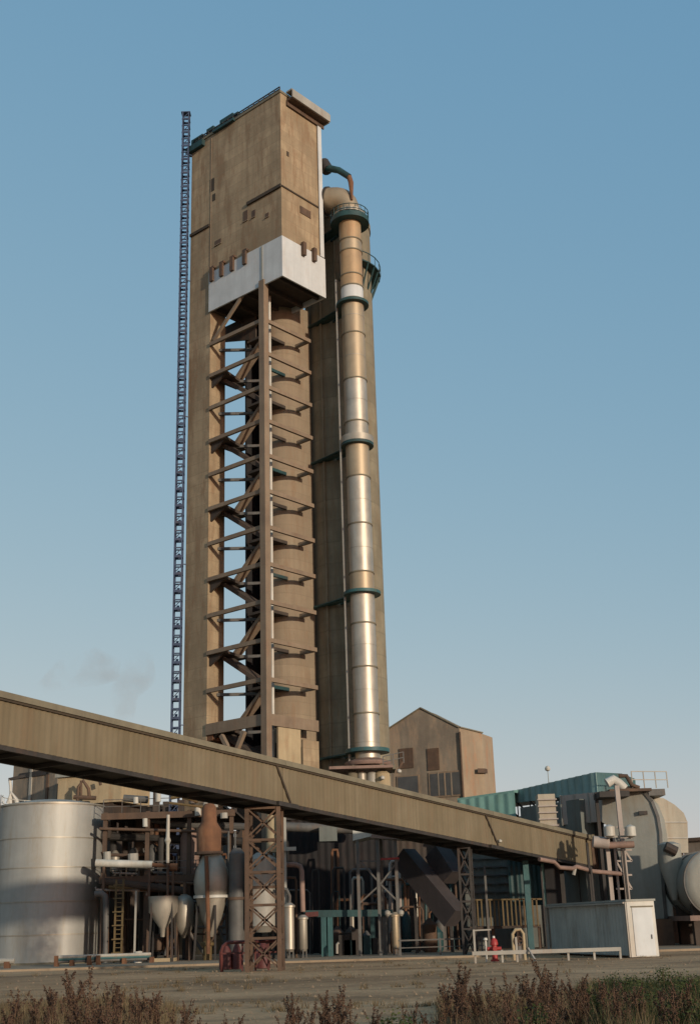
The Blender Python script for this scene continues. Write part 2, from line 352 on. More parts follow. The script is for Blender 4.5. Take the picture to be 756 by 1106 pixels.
# floor levels: beams, bracket landings, stair flights
for k in range(12):
    z = 21.1 + 3.87 * k; th = .42 if k else 1.1; w = .4
    mb = MB(); tb(mb, .35, 7.2, -.14, .14, z - th / 2, z + th / 2); mb.build('floor_beam', 'concrete_plain', tower)
    mb = MB(); tb(mb, -.14, .14, .38, 8.4, z - th / 2, z + th / 2); mb.build('floor_beam', 'concrete_plain', tower)
    mb = MB(); tb(mb, 6.9, 7.15, .14, 2.0, z - .22, z + .2); mb.build('tie_beam', 'concrete_plain', tower)
    mb = MB(); tb(mb, 2.3, 5.6, 2.3, 2.5, z - .2, z + .16); mb.build('tie_beam', 'teal_dark' if k % 3 == 1 else 'dark_brown', tower)
    mb = MB(); mb.bar(T(1.4, 8.4, z - .2), T(4.6, 4.9, z - .2), .25, .3); mb.build('tie_beam', 'grey_steel', tower)
    if k % 2 == 0:
        mb = MB()
        mb.prism([T(.2, 8.4, z - .3), T(4.0, 8.4, z - .3), T(4.0, 6.9, z - .3), T(.2, 5.9, z - .3)], Z * .28)
        mb.prism([T(.25, 8.4, z - .3), T(.25, 8.4, z - 1.3), T(.25, 6.3, z - .3)], e1 * .25)
        mb.build('landing', 'dark_brown', tower)
        if k < 11:
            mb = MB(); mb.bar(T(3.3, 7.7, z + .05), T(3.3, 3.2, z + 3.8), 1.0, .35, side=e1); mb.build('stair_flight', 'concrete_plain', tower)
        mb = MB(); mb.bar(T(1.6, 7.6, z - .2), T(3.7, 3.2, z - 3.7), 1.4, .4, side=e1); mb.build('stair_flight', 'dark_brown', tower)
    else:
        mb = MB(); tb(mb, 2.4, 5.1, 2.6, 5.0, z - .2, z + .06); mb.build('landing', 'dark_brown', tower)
# braces below the first level and infill panels
mb = MB(); mb.bar(T(0, .5, 12), T(0, 6.2, 20.3), .4, .4, side=e1); mb.build('brace', 'concrete_plain', tower)
mb = MB(); mb.bar(T(0, 8.2, 12), T(0, 3.0, 20.3), .4, .4, side=e1); mb.build('brace', 'concrete_plain', tower)
mb = MB(); tb(mb, 1.5, 4.6, -.1, .1, 0, 20.5); mb.build('infill_panel', 'tan_clad', tower)
mb = MB(); tb(mb, 4.9, 7.2, -.1, .1, 0, 19.6); mb.build('infill_panel', 'concrete', tower)
mb = MB(); tb(mb, .6, 8.4, 8.3, 8.39, 18.5, 21.2); tb(mb, 0.05, 2.4, 7.6, 8.38, 20.0, 21.3); mb.build('rust_ledge', 'rust', tower)
mb = MB(); tb(mb, 3.9, 4.2, 2.6, 8.2, 0, 19.5); mb.build('back_panel', 'dark_brown', tower)
for z in (30, 46, 58.5): 
    mb = MB(); tb(mb, 2.3, 2.4, 9.2, 10.2, z, z + 1.7); mb.build('opening', 'gallery_edge', tower)

# ------------------------------------------------------------------ lattice ladder mast at the left
mx = at(190, 785, 122.5); MH = at(203, 123, 122.5).z
mast = thing('ladder_mast', 'slim dark blue lattice ladder mast rising beside the left edge of the tall concrete tower', 'mast', (mx.x, 122.5, 0))
w = .42; bx, by = mx.x, 122.5
for sx in (-1, 1):
    for sy in (-1, 1):
        MB().bar(V(bx + sx * w, by + sy * w, 0), V(bx + sx * w * .85, by + sy * w, MH), .13).build('upright', 'mast_paint', mast)
n = int(MH / .95)
for i in range(n):
    z = .8 + i * .95; mb = MB()
    for sy in (-1, 1): mb.bar(V(bx - w, by + sy * w, z), V(bx + w, by + sy * w, z), .12, .26 if i % 2 else .12)
    for sx in (-1, 1): mb.bar(V(bx + sx * w, by - w, z), V(bx + sx * w, by + w, z), .1)
    if i % 2: mb.bar(V(bx - w, by - w, z), V(bx + w, by - w, z + .95), .07); mb.bar(V(bx, by - w, z), V(bx, by + w, z + .5), .25, .1)
    mb.build('rung', 'mast_paint', mast)
for k in range(5):
    z = 22 + k * 17
    MB().bar(V(bx + w, by, z), T(-.0, 11.8, z), .1).build('wall_tie', 'mast_paint', mast)
mb = MB(); mb.bar(V(bx - w - .15, by, MH), V(bx + w + .1, by, MH), .9, .12); mb.build('top_plate', 'mast_paint', mast)

# ------------------------------------------------------------------ round concrete prilling tower behind
cx, cy, cr = -.58, 126.0, 3.95
cyl = thing('prilling_tower', 'round tan concrete prilling tower standing behind the metal stack', 'tower', (cx, cy, 0))
MB().lathe([(cr, 0), (cr, 80.6), (cr + .12, 80.6), (cr + .12, 81.4), (cr - .3, 81.6)], cx, cy, 64).build('shell', 'concrete_grey', cyl)
for z in (74.6,):
    mb = MB()
    for a0 in range(-4, 9):
        t0, t1 = R(a0 * 14 - 30), R((a0 + 1) * 14 - 30)
        pi = [V(cx + cr * math.cos(q), cy + cr * math.sin(q), z) for q in (t0, t1)]; po = [V(cx + (cr + 1.1) * math.cos(q), cy + (cr + 1.1) * math.sin(q), z) for q in (t1, t0)]
        mb.prism(pi + po, Z * .15)
        mb.bar(V(cx + (cr + 1.0) * math.cos(t0), cy + (cr + 1.0) * math.sin(t0), z + .1), V(cx + (cr + .02) * math.cos(t0), cy + (cr + .02) * math.sin(t0), z - 2.6), .14)
        mb.bar(po[0] + Z * 1.2, po[1] + Z * 1.2, .08); mb.bar(po[0], po[0] + Z * 1.2, .07)
    mb.build('side_platform', 'teal_dark', cyl)
mb = MB()
for a0 in (-150, -120, -95): 
    q = R(a0); mb.tube([V(cx + (cr + .25) * math.cos(q), cy + (cr + .25) * math.sin(q), 0), V(cx + (cr + .25) * math.cos(q), cy + (cr + .25) * math.sin(q), 78)], .12, 8)
mb.build('downpipe', 'concrete_grey', cyl)

# ------------------------------------------------------------------ metal stack
kx, ky, kr = .98, 118.4, 1.23
stack = thing('metal_stack', 'tall silver and tan jacketed stack with ring platforms in front of the round concrete tower', 'stack', (kx, ky, 0))
def zk(y): return at(385, y, ky).z
secs = [(835, 772, 'metal'), (772, 722, 'metal'), (722, 675, 'metal'), (675, 640, 'metal'), (640, 620, 'metal_tan'), (620, 568, 'metal'), (568, 517, 'metal'), (517, 482, 'metal_tan'), (482, 458, 'metal_dull'), (458, 412, 'metal'), (412, 363, 'metal_tan'), (363, 326, 'metal_tan'), (326, 312, 'white_clad'), (312, 300, 'metal_orange'), (300, 274, 'metal_orange'), (274, 262, 'metal_tan'), (262, 242, 'metal_orange')]
for ya, yb, mt in secs:
    za, zb = zk(ya), zk(yb); r = kr
    MB().lathe([(r, za), (r, zb)], kx, ky, 40).build('stack_section', mt, stack, label=('tan jacketed section' if mt in ('metal_tan', 'metal_orange') else 'white band' if mt == 'white_clad' else 'bare silver section'))
    MB().lathe([(r + .02, za - .07), (r + .08, za - .07), (r + .08, za + .07), (r + .02, za + .07)], kx, ky, 40).build('flange', 'gallery_trim', stack)
# faint cladding seams between the flanges
for ya, yb, mt in secs:
    za, zb = zk(ya), zk(yb); n = int((zb - za) / 1.9)
    for i in range(1, n):
        z = za + (zb - za) * i / n; MB().lathe([(kr + .005, z - .03), (kr + .02, z - .03), (kr + .02, z + .03), (kr + .005, z + .03)], kx, ky, 40).build('jacket_seam', 'metal_dull', stack)
# elbow to the back left at the top
zt = zk(229); pts = [V(kx, ky, zk(243))]; rad = 2.0; dx = V(-.93, .37, 0)
for i in range(9):
    q = i / 8 * R(84); pts.append(V(kx, ky, zt) + dx * rad * (1 - math.cos(q)) + Z * rad * math.sin(q))
pts.append(pts[-1] + (pts[-1] - pts[-2]).normalized() * .7)
MB().tube(pts, [1.22] * 4 + [1.3, 1.36, 1.42, 1.46, 1.5, 1.52, 1.52], 36).build('top_elbow', 'metal_tan', stack)
e = pts[-1]; d = (pts[-1] - pts[-2]).normalized()
MB().tube([e - d * .05, e + d * .25], 1.66, 36).build('elbow_end_shade', 'dark_steel', stack)  # end disc coloured dark for the shadow on it
# slender riser alongside
MB().tube([V(kx - 1.75, ky + .4, 0), V(kx - 1.75, ky + .4, zk(300))], .13, 8).build('riser_pipe', 'pale_vessel', stack)
# ring platforms with arms to the towers
def ring(y, rin, rout, mat, thick=.22, arms=True, fence=False, facia=0):
    z = zk(y); rp = thing_part('ring_platform', stack, z)
    MB().lathe([(rin, z - thick), (rout, z - thick), (rout, z + thick * .4), (rin, z + thick * .4)], kx, ky, 40).build('deck', mat, rp)
    if facia: MB().lathe([(rout - .08, z + .1), (rout, z + .1), (rout, z + .1 + facia), (rout - .08, z + .1 + facia)], kx, ky, 40).build('facia', 'metal_dull', rp)
    if arms:
        a = V(kx, ky, z)
        for end, off in ((T(9.2, 1.9, z), -1), (V(cx - .6, cy - cr, z), 1)):
            st = a + (end - a).normalized() * kr + V(off * .2, 0, 0)
            MB().bar(st - Z * .1, end - Z * .1, .3, .25).build('support_arm', mat, rp)
        MB().prism([a + V(-1.3, .3, -.15), T(9.0, 1.8, z - .15), V(cx - 1.8, cy - cr + .8, z - .15), a + V(-.5, 1.2, -.15)], Z * .08).build('walkway', mat, rp)
    if fence:
        mb = MB()
        for i in range(20):
            q = 2 * math.pi * i / 20; q2 = 2 * math.pi * (i + 1) / 20
            P = lambda q, h: V(kx + (rout - .05) * math.cos(q), ky + (rout - .05) * math.sin(q), z + h)
            mb.bar(P(q, 0), P(q, 1.15), .07)
            for h in (.6, 1.15): mb.bar(P(q, h), P(q2, h), .07)
            mb.bar(P(q, .15), P(q2, .15), .05, .3)
        mb.build('guard_rail', mat, rp)
    return rp
def thing_part(name, parent, z):
    o = bpy.data.objects.new(name, None); COL.objects.link(o); o.parent = parent; o.location = (0, 0, z); return o
ring(240, kr + .05, kr + .95, 'teal_dark', .35, fence=True)
MB().lathe([(kr + .05, zk(235)), (kr + .6, zk(235)), (kr + .6, zk(232)), (kr + .05, zk(232))], kx, ky, 40).build('collar', 'metal', stack)
ring(329, kr + .03, kr + .55, 'teal_dark', .22)
ring(481, kr + .03, kr + .5, 'teal_dark', .2, facia=.7)
ring(641, kr + .03, kr + .65, 'teal', .22)
ring(811, kr + .03, kr + .9, 'teal', .25)
MB().lathe([(kr + .9, zk(828)), (kr + 1.0, zk(826)), (kr + 1.0, zk(824)), (kr, zk(820))], kx, ky, 40).build('base_ring', 'pink_pipe', stack)
mb = MB()
for sx in (-1.3, 1.3):
    for sy in (-1.3, 1.3): mb.bar(V(kx + sx, ky + sy, 0), V(kx + sx, ky + sy, zk(828)), .4)
mb.box(kx - 3.4, kx + 2.6, ky - 1.6, ky + 1.6, zk(834), zk(829)); mb.build('base_frame', 'gallery_trim', stack)
MB().lathe([(kr * .8, 0), (kr * .8, zk(835))], kx, ky, 30).build('lower_duct', 'pale_vessel', stack)
# platforms and tanks round its foot, seen above the gallery
# pipe from head house to stack top with red stay
p0 = T(6.6, -2.0, 0); q0 = at(351, 181, 118.5); q1 = at(366, 184, 118); q2 = at(377, 191, 117.4); q3 = at(380, 216, 117.2)
xo = thing('vent_pipe', 'dark pipe with a red bent end bridging from the head house to the stack top', 'pipe', q0)
MB().tube([at(345, 177, 119.2), q0, q1, q2], [.42, .42, .38, .36], 12).build('pipe_run', 'teal_dark', xo)
MB().tube([q2, at(379, 197, 117.2), q3], [.3, .3, .12], 10).build('bent_end', 'rust', xo)
mb = MB(); mb.tube([at(349, 176, 118.9), at(354, 184, 118.6)], .7, 12); mb.build('collar', 'dark_steel', xo)

# ------------------------------------------------------------------ conveyor gallery
G0 = at(0, 804, 56); G1 = at(640, 935, 105)
gd = (G1 - G0); gh = V(gd.x, gd.y, 0).normalized(); gn = V(gh.y, -gh.x, 0)
GW = 2.9
def GP(t, off=0, dz=0):
    p = G0 + gd * t; return p - gn * off + Z * dz
def tpx(px):
    lo, hi = -1.0, 2.0
    for _ in range(50):
        mid = (lo + hi) / 2; p = GP(mid) - EYE; x = 378 + F * p.dot(rt) / p.dot(fw)
        if x < px: lo = mid
        else: hi = mid
    return lo
t_a, t_b, t_c, t_d = tpx(-75), tpx(306), tpx(532), tpx(640)
HW = 2.12; HF = .3   # wall, fascia
gal = thing('conveyor_gallery', 'long olive-tan corrugated conveyor gallery crossing low in front of the whole plant', 'gallery', GP(t_a) - Z * GP(t_a).z)
for (ta, tb_, lab) in ((t_a, t_b, None), (t_b, t_c, None), (t_c, t_d, None)):
    a, b = GP(ta), GP(tb_ - .0005)
    MB().sheet(a, b, a.z, a.z + HW, b.z, b.z + HW, gn, .36, .028, .06).build('side_cladding', 'gallery', gal)
    a2, b2 = GP(ta, GW), GP(tb_ - .0005, GW)
    MB().sheet(b2, a2, b2.z, b2.z + HW, a2.z, a2.z + HW, -gn, .8, .07, .06).build('back_cladding', 'gallery', gal)
    mb = MB(); mb.hexa([a - gn * .1, b - gn * .1, b2 + gn * .1, a2 + gn * .1, a - gn * .1 + Z * .15, b - gn * .1 + Z * .15, b2 + gn * .1 + Z * .15, a2 + gn * .1 + Z * .15]); mb.build('floor', 'dark_steel', gal)
    o1 = gn * .22; hh = Z * HW
    mb = MB(); mb.hexa([a + o1 + hh, b + o1 + hh, b2 - o1 + hh, a2 - o1 + hh, a + o1 + hh + Z * HF, b + o1 + hh + Z * HF, b2 - o1 + hh + Z * HF, a2 - o1 + hh + Z * HF]); mb.build('roof', 'gallery_trim', gal)
    mb = MB(); mb.bar(a + gn * .1 + Z * (HW - .06), b + gn * .1 + Z * (HW - .06), .08, .1); mb.build('eave_strip', 'gallery_edge', gal)
    mb = MB()
    for off in (.1, GW - .1):
        mb.bar(a - gn * off - Z * .11, b - gn * off - Z * .11, .2, .22)
    n = int((b - a).length / 2.5)
    for i in range(n + 1):
        p = a.lerp(b, i / n); mb.bar(p - gn * .1 - Z * .12, p - gn * (GW - .1) - Z * .12, .15, .2)
    mb.build('floor_beam', 'dark_steel', gal)
# slanting movement joints
for (xt, yt, xb, yb) in ((298, 823, 314, 864), (525, 876, 537, 907)):
    ta, tb_ = tpx(xt), tpx(xb - (1 if xb < 400 else 0))
    p = GP(ta) + Z * (HW - .05) + gn * .06; q = GP(tb_) + Z * .02 + gn * .06
    MB().bar(p, q, .12, .12, side=gn).build('joint_flashing', 'gallery_edge', gal)
    MB().hexa([GP(tb_ - .02) + gn * .2 - Z * .25, GP(tb_ + .01) + gn * .2 - Z * .25, GP(tb_ + .01) - gn * .3 - Z * .25, GP(tb_ - .02) - gn * .3 - Z * .25, GP(tb_ - .02) + gn * .2, GP(tb_ + .01) + gn * .2, GP(tb_ + .01) - gn * .3, GP(tb_ - .02) - gn * .3]).build('joint_bracket', 'dark_steel', gal)
p = GP(tpx(537)) + gn * .25 + Z * .35
MB().lathe([(.02, p.z - .12), (.13, p.z - .06), (.15, p.z + .04), (.05, p.z + .12)], p.x, p.y, 12).build('bulkhead_lamp', 'white', gal)
# darker transfer house at the far end
a, b = GP(t_d), GP(tpx(668))
tr = thing('transfer_house', 'dark brown transfer box closing the far right end of the conveyor gallery', 'conveyor house', Zp(a, 0))
MB().sheet(a + gn * .05, b + gn * .05, a.z - .2, a.z + 2.3, b.z - .2, b.z + 2.3, gn, .5, .05, .05).build('wall', 'brown_steel', tr)
MB().box(0, (b - a).length, 0, GW, a.z - .3, a.z + 2.2, ax=gh, ay=-gn, o=Zp(a, 0)).build('body', 'dark_brown', tr)
MB().box(-.3, (b - a).length + .5, -.3, GW, a.z + 2.25, a.z + 2.5, ax=gh, ay=-gn, o=Zp(a, 0)).build('roof', 'gallery_trim', tr)
for xx in (.3, (b - a).length - .3): MB().bar(Zp(a, 0) + gh * xx - gn * 1.4, Zp(a, a.z - .2) + gh * xx - gn * 1.4, .35).build('leg', 'dark_steel', tr)

# ------------------------------------------------------------------ trestles
def lattice(name, label, px0, px1, Y, ytop, mat, wleg=.22, bays=5, depth=2.0, topz=None, group=None, ybot=1015, cat='trestle', tilt=0):
    a = gx(px0, Y); b = gx(px1, Y)
    zt = topz if topz else at((px0 + px1) / 2, ytop, Y).z
    r = thing(name, label, cat, (a + b) / 2, group)
    legs = [a, b, b + V(tilt, depth, 0), a + V(tilt, depth, 0)]
    for p in legs: MB().bar(p, Zp(p, zt), wleg).build('leg', mat, r)
    for (p, q) in ((0, 1), (1, 2), (2, 3), (3, 0)):
        mb = MB()
        for k in range(bays):
            z0, z1 = zt * k / bays + .1, zt * (k + 1) / bays - .05
            P, Q = legs[p], legs[q]
            mb.bar(Zp(P, z1), Zp(Q, z1), .13); mb.bar(Zp(P, z0), Zp(Q, z1), .09); mb.bar(Zp(Q, z0), Zp(P, z1), .09)
        mb.build('bracing', mat, r)
    return r
tz = GP(tpx(290)).z - .35
lattice('lattice_trestle', 'rust-brown lattice trestle with crossed bracing under the first gallery joint', 267, 302, 72.2, 0, 'brown_steel', .24, 5, 1.3, topz=tz, tilt=.1)
tz = GP(tpx(508)).z - .35
lattice('lattice_trestle', 'dark lattice trestle in shadow under the second gallery joint', 500, 512, 90.5, 0, 'dark_steel', .16, 4, .8, topz=tz, tilt=.2)
sm = thing('pipe_mast', 'mauve-grey service mast of two slim posts between the long shed and the curved duct', 'mast', gx(672, 98))
for px, yt, w_ in ((665, 893, .3), (682, 848, .34), (673, 896, .16)): MB().bar(gx(px, 98), Zp(gx(px, 98), at(px, yt, 98).z), w_).build('post', 'duct_warm', sm)
mb = MB()
for y0, y1 in ((905, 905), (918, 918), (930, 930), (945, 945), (960, 960), (905, 930), (930, 960), (876, 900)):
    mb.bar(at(665, max(y0, 893), 98), at(682, y1, 98), .13)
mb.build('cross_bars', 'duct_warm', sm)

# ------------------------------------------------------------------ storage tank
tp = at(50, 1036, 104); tcx, tcy, tr_ = tp.x - .15, 104.0, 4.35; tz1 = at(50, 868, 100).z
tank = thing('storage_tank', 'large cylindrical silver storage tank at the left edge of the yard', 'tank', (tcx, tcy, 0))
z = .0; hs = [0.0, 2.3, 4.8, 7.4, 9.7, tz1]
for i in range(5):
    r = tr_ - .012 * i
    MB().lathe([(r, hs[i]), (r, hs[i + 1] - .03)], tcx, tcy, 80).build('shell_course', 'tank', tank)
    MB().lathe([(r, hs[i + 1] - .05), (r + .05, hs[i + 1] - .05), (r + .05, hs[i + 1] + .03), (r, hs[i + 1] + .03)], tcx, tcy, 80).build('weld_band', 'metal_dull', tank)
MB().lathe([(tr_ - .1, tz1), (tr_ + .07, tz1), (tr_ + .07, tz1 + .12), (2, tz1 + .55), (.1, tz1 + .75)], tcx, tcy, 80).build('roof', 'metal_dull', tank)
MB().lathe([(tr_ + .3, 0), (tr_ + .3, .25), (tr_, .25)], tcx, tcy, 80).build('plinth', 'gallery_trim', tank)
mb = MB(); q = R(-140)
P = V(tcx + (tr_ + .3) * math.cos(q), tcy + (tr_ + .3) * math.sin(q), 0)
tg = V(-math.sin(q), math.cos(q), 0)
for s in (-.25, .25): mb.bar(P + tg * s, Zp(P + tg * s, tz1 + .9), .06)
for i in range(40): mb.bar(P - tg * .25 + Z * (.3 + i * .31), P + tg * .25 + Z * (.3 + i * .31), .035)
mb.build('ladder', 'grey_steel', tank)
mb = MB()
for i in range(26):
    q0_, q1_ = 2 * math.pi * i / 26, 2 * math.pi * (i + 1) / 26
    P = lambda q, z: V(tcx + (tr_ - .3) * math.cos(q), tcy + (tr_ - .3) * math.sin(q), z)
    if i in (9, 10, 11, 12, 13, 14):
        mb.bar(P(q0_, tz1), P(q0_, tz1 + 1), .05)
        for z in (tz1 + .5, tz1 + 1): mb.bar(P(q0_, z), P(q1_, z), .05)
mb.build('roof_rail', 'white', tank)

# ------------------------------------------------------------------ buildings
def boxbld(name, label, cat, a, b, depth, z0, z1, mat, mat2=None):
    """block with front from a to b (plan points) and depth away from the viewer; returns root and axes"""
    a = Zp(a, 0); b = Zp(b, 0); ax = (b - a).normalized(); ay = V(-ax.y, ax.x, 0)
    r = thing(name, label, cat, (a + b) / 2)
    MB().box(0, (b - a).length, 0, depth, z0, z1, ax=ax, ay=ay, o=a).build('wall', mat, r)
    return r, a, ax, ay
# far gabled building
Yg = 150; a = at(421, 860, Yg); b = at(500, 860, Yg - 4)
ax = Zp(b - a, 0).normalized(); ay = V(-ax.y, ax.x, 0); Lg = Zp(b - a, 0).length
gb = thing('gabled_building', 'old tan gabled building with a warm sunlit end far behind the gallery', 'building', Zp((a + b) / 2, 0))
zE = at(421, 784, Yg).z; zA = at(454, 768, Yg).z; zE2 = at(501, 786, Yg - 4).z; xA = (at(454, 768, Yg - 2) - a).dot(ax)
o = Zp(a, 0); dg = 5.2
nr = (ay * .72 + ax * .70)
prof = [o - ax * 3, o + ax * Lg, o + ax * Lg + Z * zE2, o + ax * xA + Z * zA, o - ax * 3 + Z * (zE - 2)]
MB().prism([p for p in prof], ay * dg).build('wall', 'old_wall', gb)
c0 = o + ax * Lg
mb = MB(); mb.hexa([c0, c0 + nr * 2.9, c0 + nr * 2.9 + ay * 4, c0 + ay * 4, c0 + Z * zE2, c0 + nr * 2.9 + Z * (zE2 - .6), c0 + nr * 2.9 + ay * 4 + Z * (zE2 - .6), c0 + ay * 4 + Z * zE2]); mb.build('end_wall', 'end_wall', gb, 'warm sunlit end wall')
for p, q in ((o - ax * 3.3 + Z * (zE - 2.1), o + ax * xA + Z * zA), (o + ax * xA + Z * zA, c0 + Z * zE2), (c0 + Z * zE2, c0 + nr * 3.0 + Z * (zE2 - .6))):
    MB().bar(p + Z * .08 + ay * .1, q + Z * .08 + ay * .1, .5, .14).build('roof_edge', 'gallery_trim', gb)
def face_rect(px, py, w, h, mat, name='window', par=gb, fo=o, fax=ax, fay=ay):
    # rectangle on the front wall of a building seen at px,py
    d = fw + rt * ((px - 378) / F) + up * ((553 - py) / F); n = fay
    t = (fo - EYE).dot(n) / d.dot(n); p = EYE + d * t
    m = MB(); x = (p - fo).dot(fax)
    m.box(x - w / 2, x + w / 2, -.12, .02, p.z - h / 2, p.z + h / 2, ax=fax, ay=fay, o=Zp(fo, 0)); return m.build(name, mat, par)
face_rect(439, 819, 1.8, 2.4, 'brown_steel', 'shutter'); face_rect(468, 820, 1.5, 2.6, 'brown_steel', 'shutter')
face_rect(481, 847, 4.2, 3.0, 'concrete_plain', 'window_frame')
w = face_rect(481, 847, 3.8, 2.6, 'glass_dark')
w.location = -ay * .03
for dx in (474, 481, 488): face_rect(dx, 847, .16, 2.7, 'old_wall', 'mullion').location = -ay * .06
w = face_rect(441, 848, 2.6, 2.0, 'glass_dark'); w.location = -ay * .03; face_rect(441, 848, 2.9, 2.3, 'concrete_plain', 'window_frame')
MB().box(0, 1.0, 0, .8, at(513, 836, Yg).z - .3, at(513, 834, Yg).z, ax=nr.normalized(), ay=-ay, o=c0 + nr * 2.4).build('balcony', 'brown_steel', gb)
MB().tube([c0 - ay * .2 + ax * .1, c0 - ay * .2 + ax * .1 + Z * (zE2 - .5)], .12, 8).build('downpipe', 'brown_steel', gb)

# buildings at the left behind the tank
r, o_, ax_, ay_ = boxbld('plant_building', 'grey-brown slab-sided building behind the storage tank, beside the tan cabin', 'building', at(14, 850, 126), at(62, 850, 122), 8, 0, at(30, 815, 124).z + 2, 'old_wall')
for px in (34, 52): face_rect(px, 845, .35, 12, 'pale_vessel' if px == 34 else 'brown_steel', 'pilaster', r, o_, ax_, ay_)
face_rect(38, 836, 4.5, .5, 'dark_steel', 'band', r, o_, ax_, ay_)
r, o_, ax_, ay_ = boxbld('roof_cabin', 'yellow-tan box cabin with rusty pipework beside the gallery, above the storage tank', 'cabin', at(63, 850, 118), at(131, 850, 116), 6, at(90, 868, 117).z, at(90, 838, 117).z, 'tan_clad')
MB().box(-.2, 6.2, -.3, 6.2, at(90, 838, 117).z, at(90, 834, 117).z, ax=ax_, ay=ay_, o=o_).build('roof', 'duct', r)
MB().box(.2, 5.8, .3, 5.8, 0, at(90, 868, 117).z, ax=ax_, ay=ay_, o=o_).build('base', 'dark_brown', r)
mb = MB(); P = lambda px, py: at(px, py, 115.6)
mb.tube([P(84, 866), P(85, 850), P(90, 843), P(96, 852), P(97, 862)], .16, 8); mb.tube([P(80, 861), P(104, 862)], .2, 8); mb.tube([P(88, 843), P(88, 862)], .12, 8); mb.tube([P(108, 842), P(109, 848)], .14, 8)
mb.build('pipework', 'brown_steel', r)
pl = thing('white_pipe_loop', 'white bent pipes rising over the left rim of the storage tank', 'pipe', Zp(at(10, 870, 110), 0))
mb = MB(); P = lambda px, py: at(px, py, 110)
mb.tube([P(12, 1010), P(12, 850), P(11, 842)], .13, 8); mb.tube([P(9, 868), P(13, 856), P(18, 864), P(20, 870)], .2, 8); mb.build('pipe_run', 'white', pl)
mb = MB(); mb.bar(P(10, 842), P(28, 838), .25); mb.build('arm', 'dark_steel', pl)

# far brown building at the right edge
r, o_, ax_, ay_ = boxbld('far_building', 'low brown flat-roofed building far off at the right edge', 'building', at(738, 920, 190), at(800, 920, 185), 20, 0, at(748, 908, 188).z, 'far_wall')
MB().box(-.5, 12, -.5, 20.5, at(748, 908, 188).z, at(748, 904.5, 188).z, ax=ax_, ay=ay_, o=o_).build('roof', 'brown_steel', r)

# ------------------------------------------------------------------ process halls behind the gallery; shade put into the dark cladding
def hall(name, label, px0, px1, Y, ytop, mat, depth=12, floors=(), pitch=.6):
    a = gx(px0, Y); b = gx(px1, Y); zt = at((px0 + px1) / 2, ytop, Y).z
    r = thing(name, label, 'industrial hall', (a + b) / 2)
    MB().sheet(a, b, 0, zt, 0, zt, (0, -1, 0), pitch, .1, .08).build('front_cladding', mat, r)
    MB().box(a.x, b.x, Y + .1, Y + depth, 0, zt - .05).build('wall', mat, r)
    MB().box(a.x - .2, b.x + .2, Y - .25, Y + depth, zt, zt + .25).build('roof', 'dark_steel', r)
    return r
hall('process_hall', 'dark hall wall behind the steel decks at the left of the plant', 100, 238, 124, 872, 'shade_black')
hall('compressor_hall', 'hall coloured nearly black for shade behind the gallery, below the stack', 306, 432, 110.5, 884, 'shade_black', 6)
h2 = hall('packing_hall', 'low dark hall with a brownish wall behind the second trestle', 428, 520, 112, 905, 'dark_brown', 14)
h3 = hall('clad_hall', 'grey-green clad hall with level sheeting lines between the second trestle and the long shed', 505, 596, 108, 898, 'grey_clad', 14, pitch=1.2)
mb = MB(); a = gx(506, 107.8); b = gx(556, 107.8)
for k in range(7): z = at(530, 918 + k * 9, 107.8).z; mb.box(a.x, b.x, 107.7, 107.86, z - .06, z + .06)
mb.build('sheeting_rail', 'grey_steel', h3)
h4 = hall('rear_hall', 'dark hall with brown timber-like panels behind the long shed', 596, 692, 112, 905, 'shade_black', 12)
mb = MB()
for i in range(5): a = gx(602 + i * 4.3, 111.6); zt = at(610, 956, 111.6).z; mb.box(a.x - .13, a.x + .13, 111.7, 111.85, at(610, 976, 111.6).z, zt)
mb.build('panel_board', 'tan_clad', h4)
# grey level pipe across the dark hall and box on it
pr_ = thing('header_pipe', 'long dull grey header pipe running level across the nearly black hall', 'pipe', gx(345, 108))
MB().tube([at(306, 893, 108), at(392, 896, 108)], .4, 14).build('pipe_run', 'grey_steel', pr_)
MB().box(at(345, 900, 107).x, at(364, 900, 107).x, 106.6, 108, at(350, 909, 107).z, at(350, 893, 107).z).build('valve_box', 'grey_clad', pr_)
for px in (310, 388): MB().bar(gx(px, 108), Zp(gx(px, 108), at(px, 896, 108).z), .25).build('post', 'dark_steel', pr_)

# ------------------------------------------------------------------ steel deck structure at left
def deckframe(name, label, pxs, Y, depth, decks, mat='dark_brown', mat_col='brown_steel', top=None):
    cols = [gx(p, Y) for p in pxs]
    r = thing(name, label, 'steel structure', (cols[0] + cols[-1]) / 2)
    zt = top or max(decks) + .1
    for p in cols:
        for dy in (0, depth): MB().bar(p + V(0, dy, 0), Zp(p, zt) + V(0, dy, 0), .32).build('column', mat_col, r)
    for z in decks:
        MB().box(cols[0].x - .3, cols[-1].x + .3, Y - .2, Y + depth + .2, z - .18, z).build('deck', mat, r)
        MB().bar(V(cols[0].x - .3, Y - .25, z - .25), V(cols[-1].x + .3, Y - .25, z - .25), .2, .5).build('edge_beam', mat_col if z > 8 else 'brown_steel', r)
        mb = MB(); handrail(mb, [V(cols[0].x - .2, Y - .1, z), V(cols[-1].x + .2, Y - .1, z)], 1.1, 1.4, .03); mb.build('handrail', 'grey_steel', r)
    mb = MB()
    for p, q in zip(cols, cols[1:]):
        mb.bar(p + V(0, depth, .3), Zp(q, decks[0] - .3) + V(0, depth, 0), .14)
    mb.build('bracing', mat_col, r)
    return r, zt
zd1 = at(180, 877, 101).z; zd2 = at(160, 946, 101).z; zd3 = at(160, 903, 106).z
s1, _ = deckframe('deck_structure', 'brown open steel structure of stacked decks between the storage tank and the first trestle', (110, 157, 203, 250), 101, 11, (zd2, zd1))
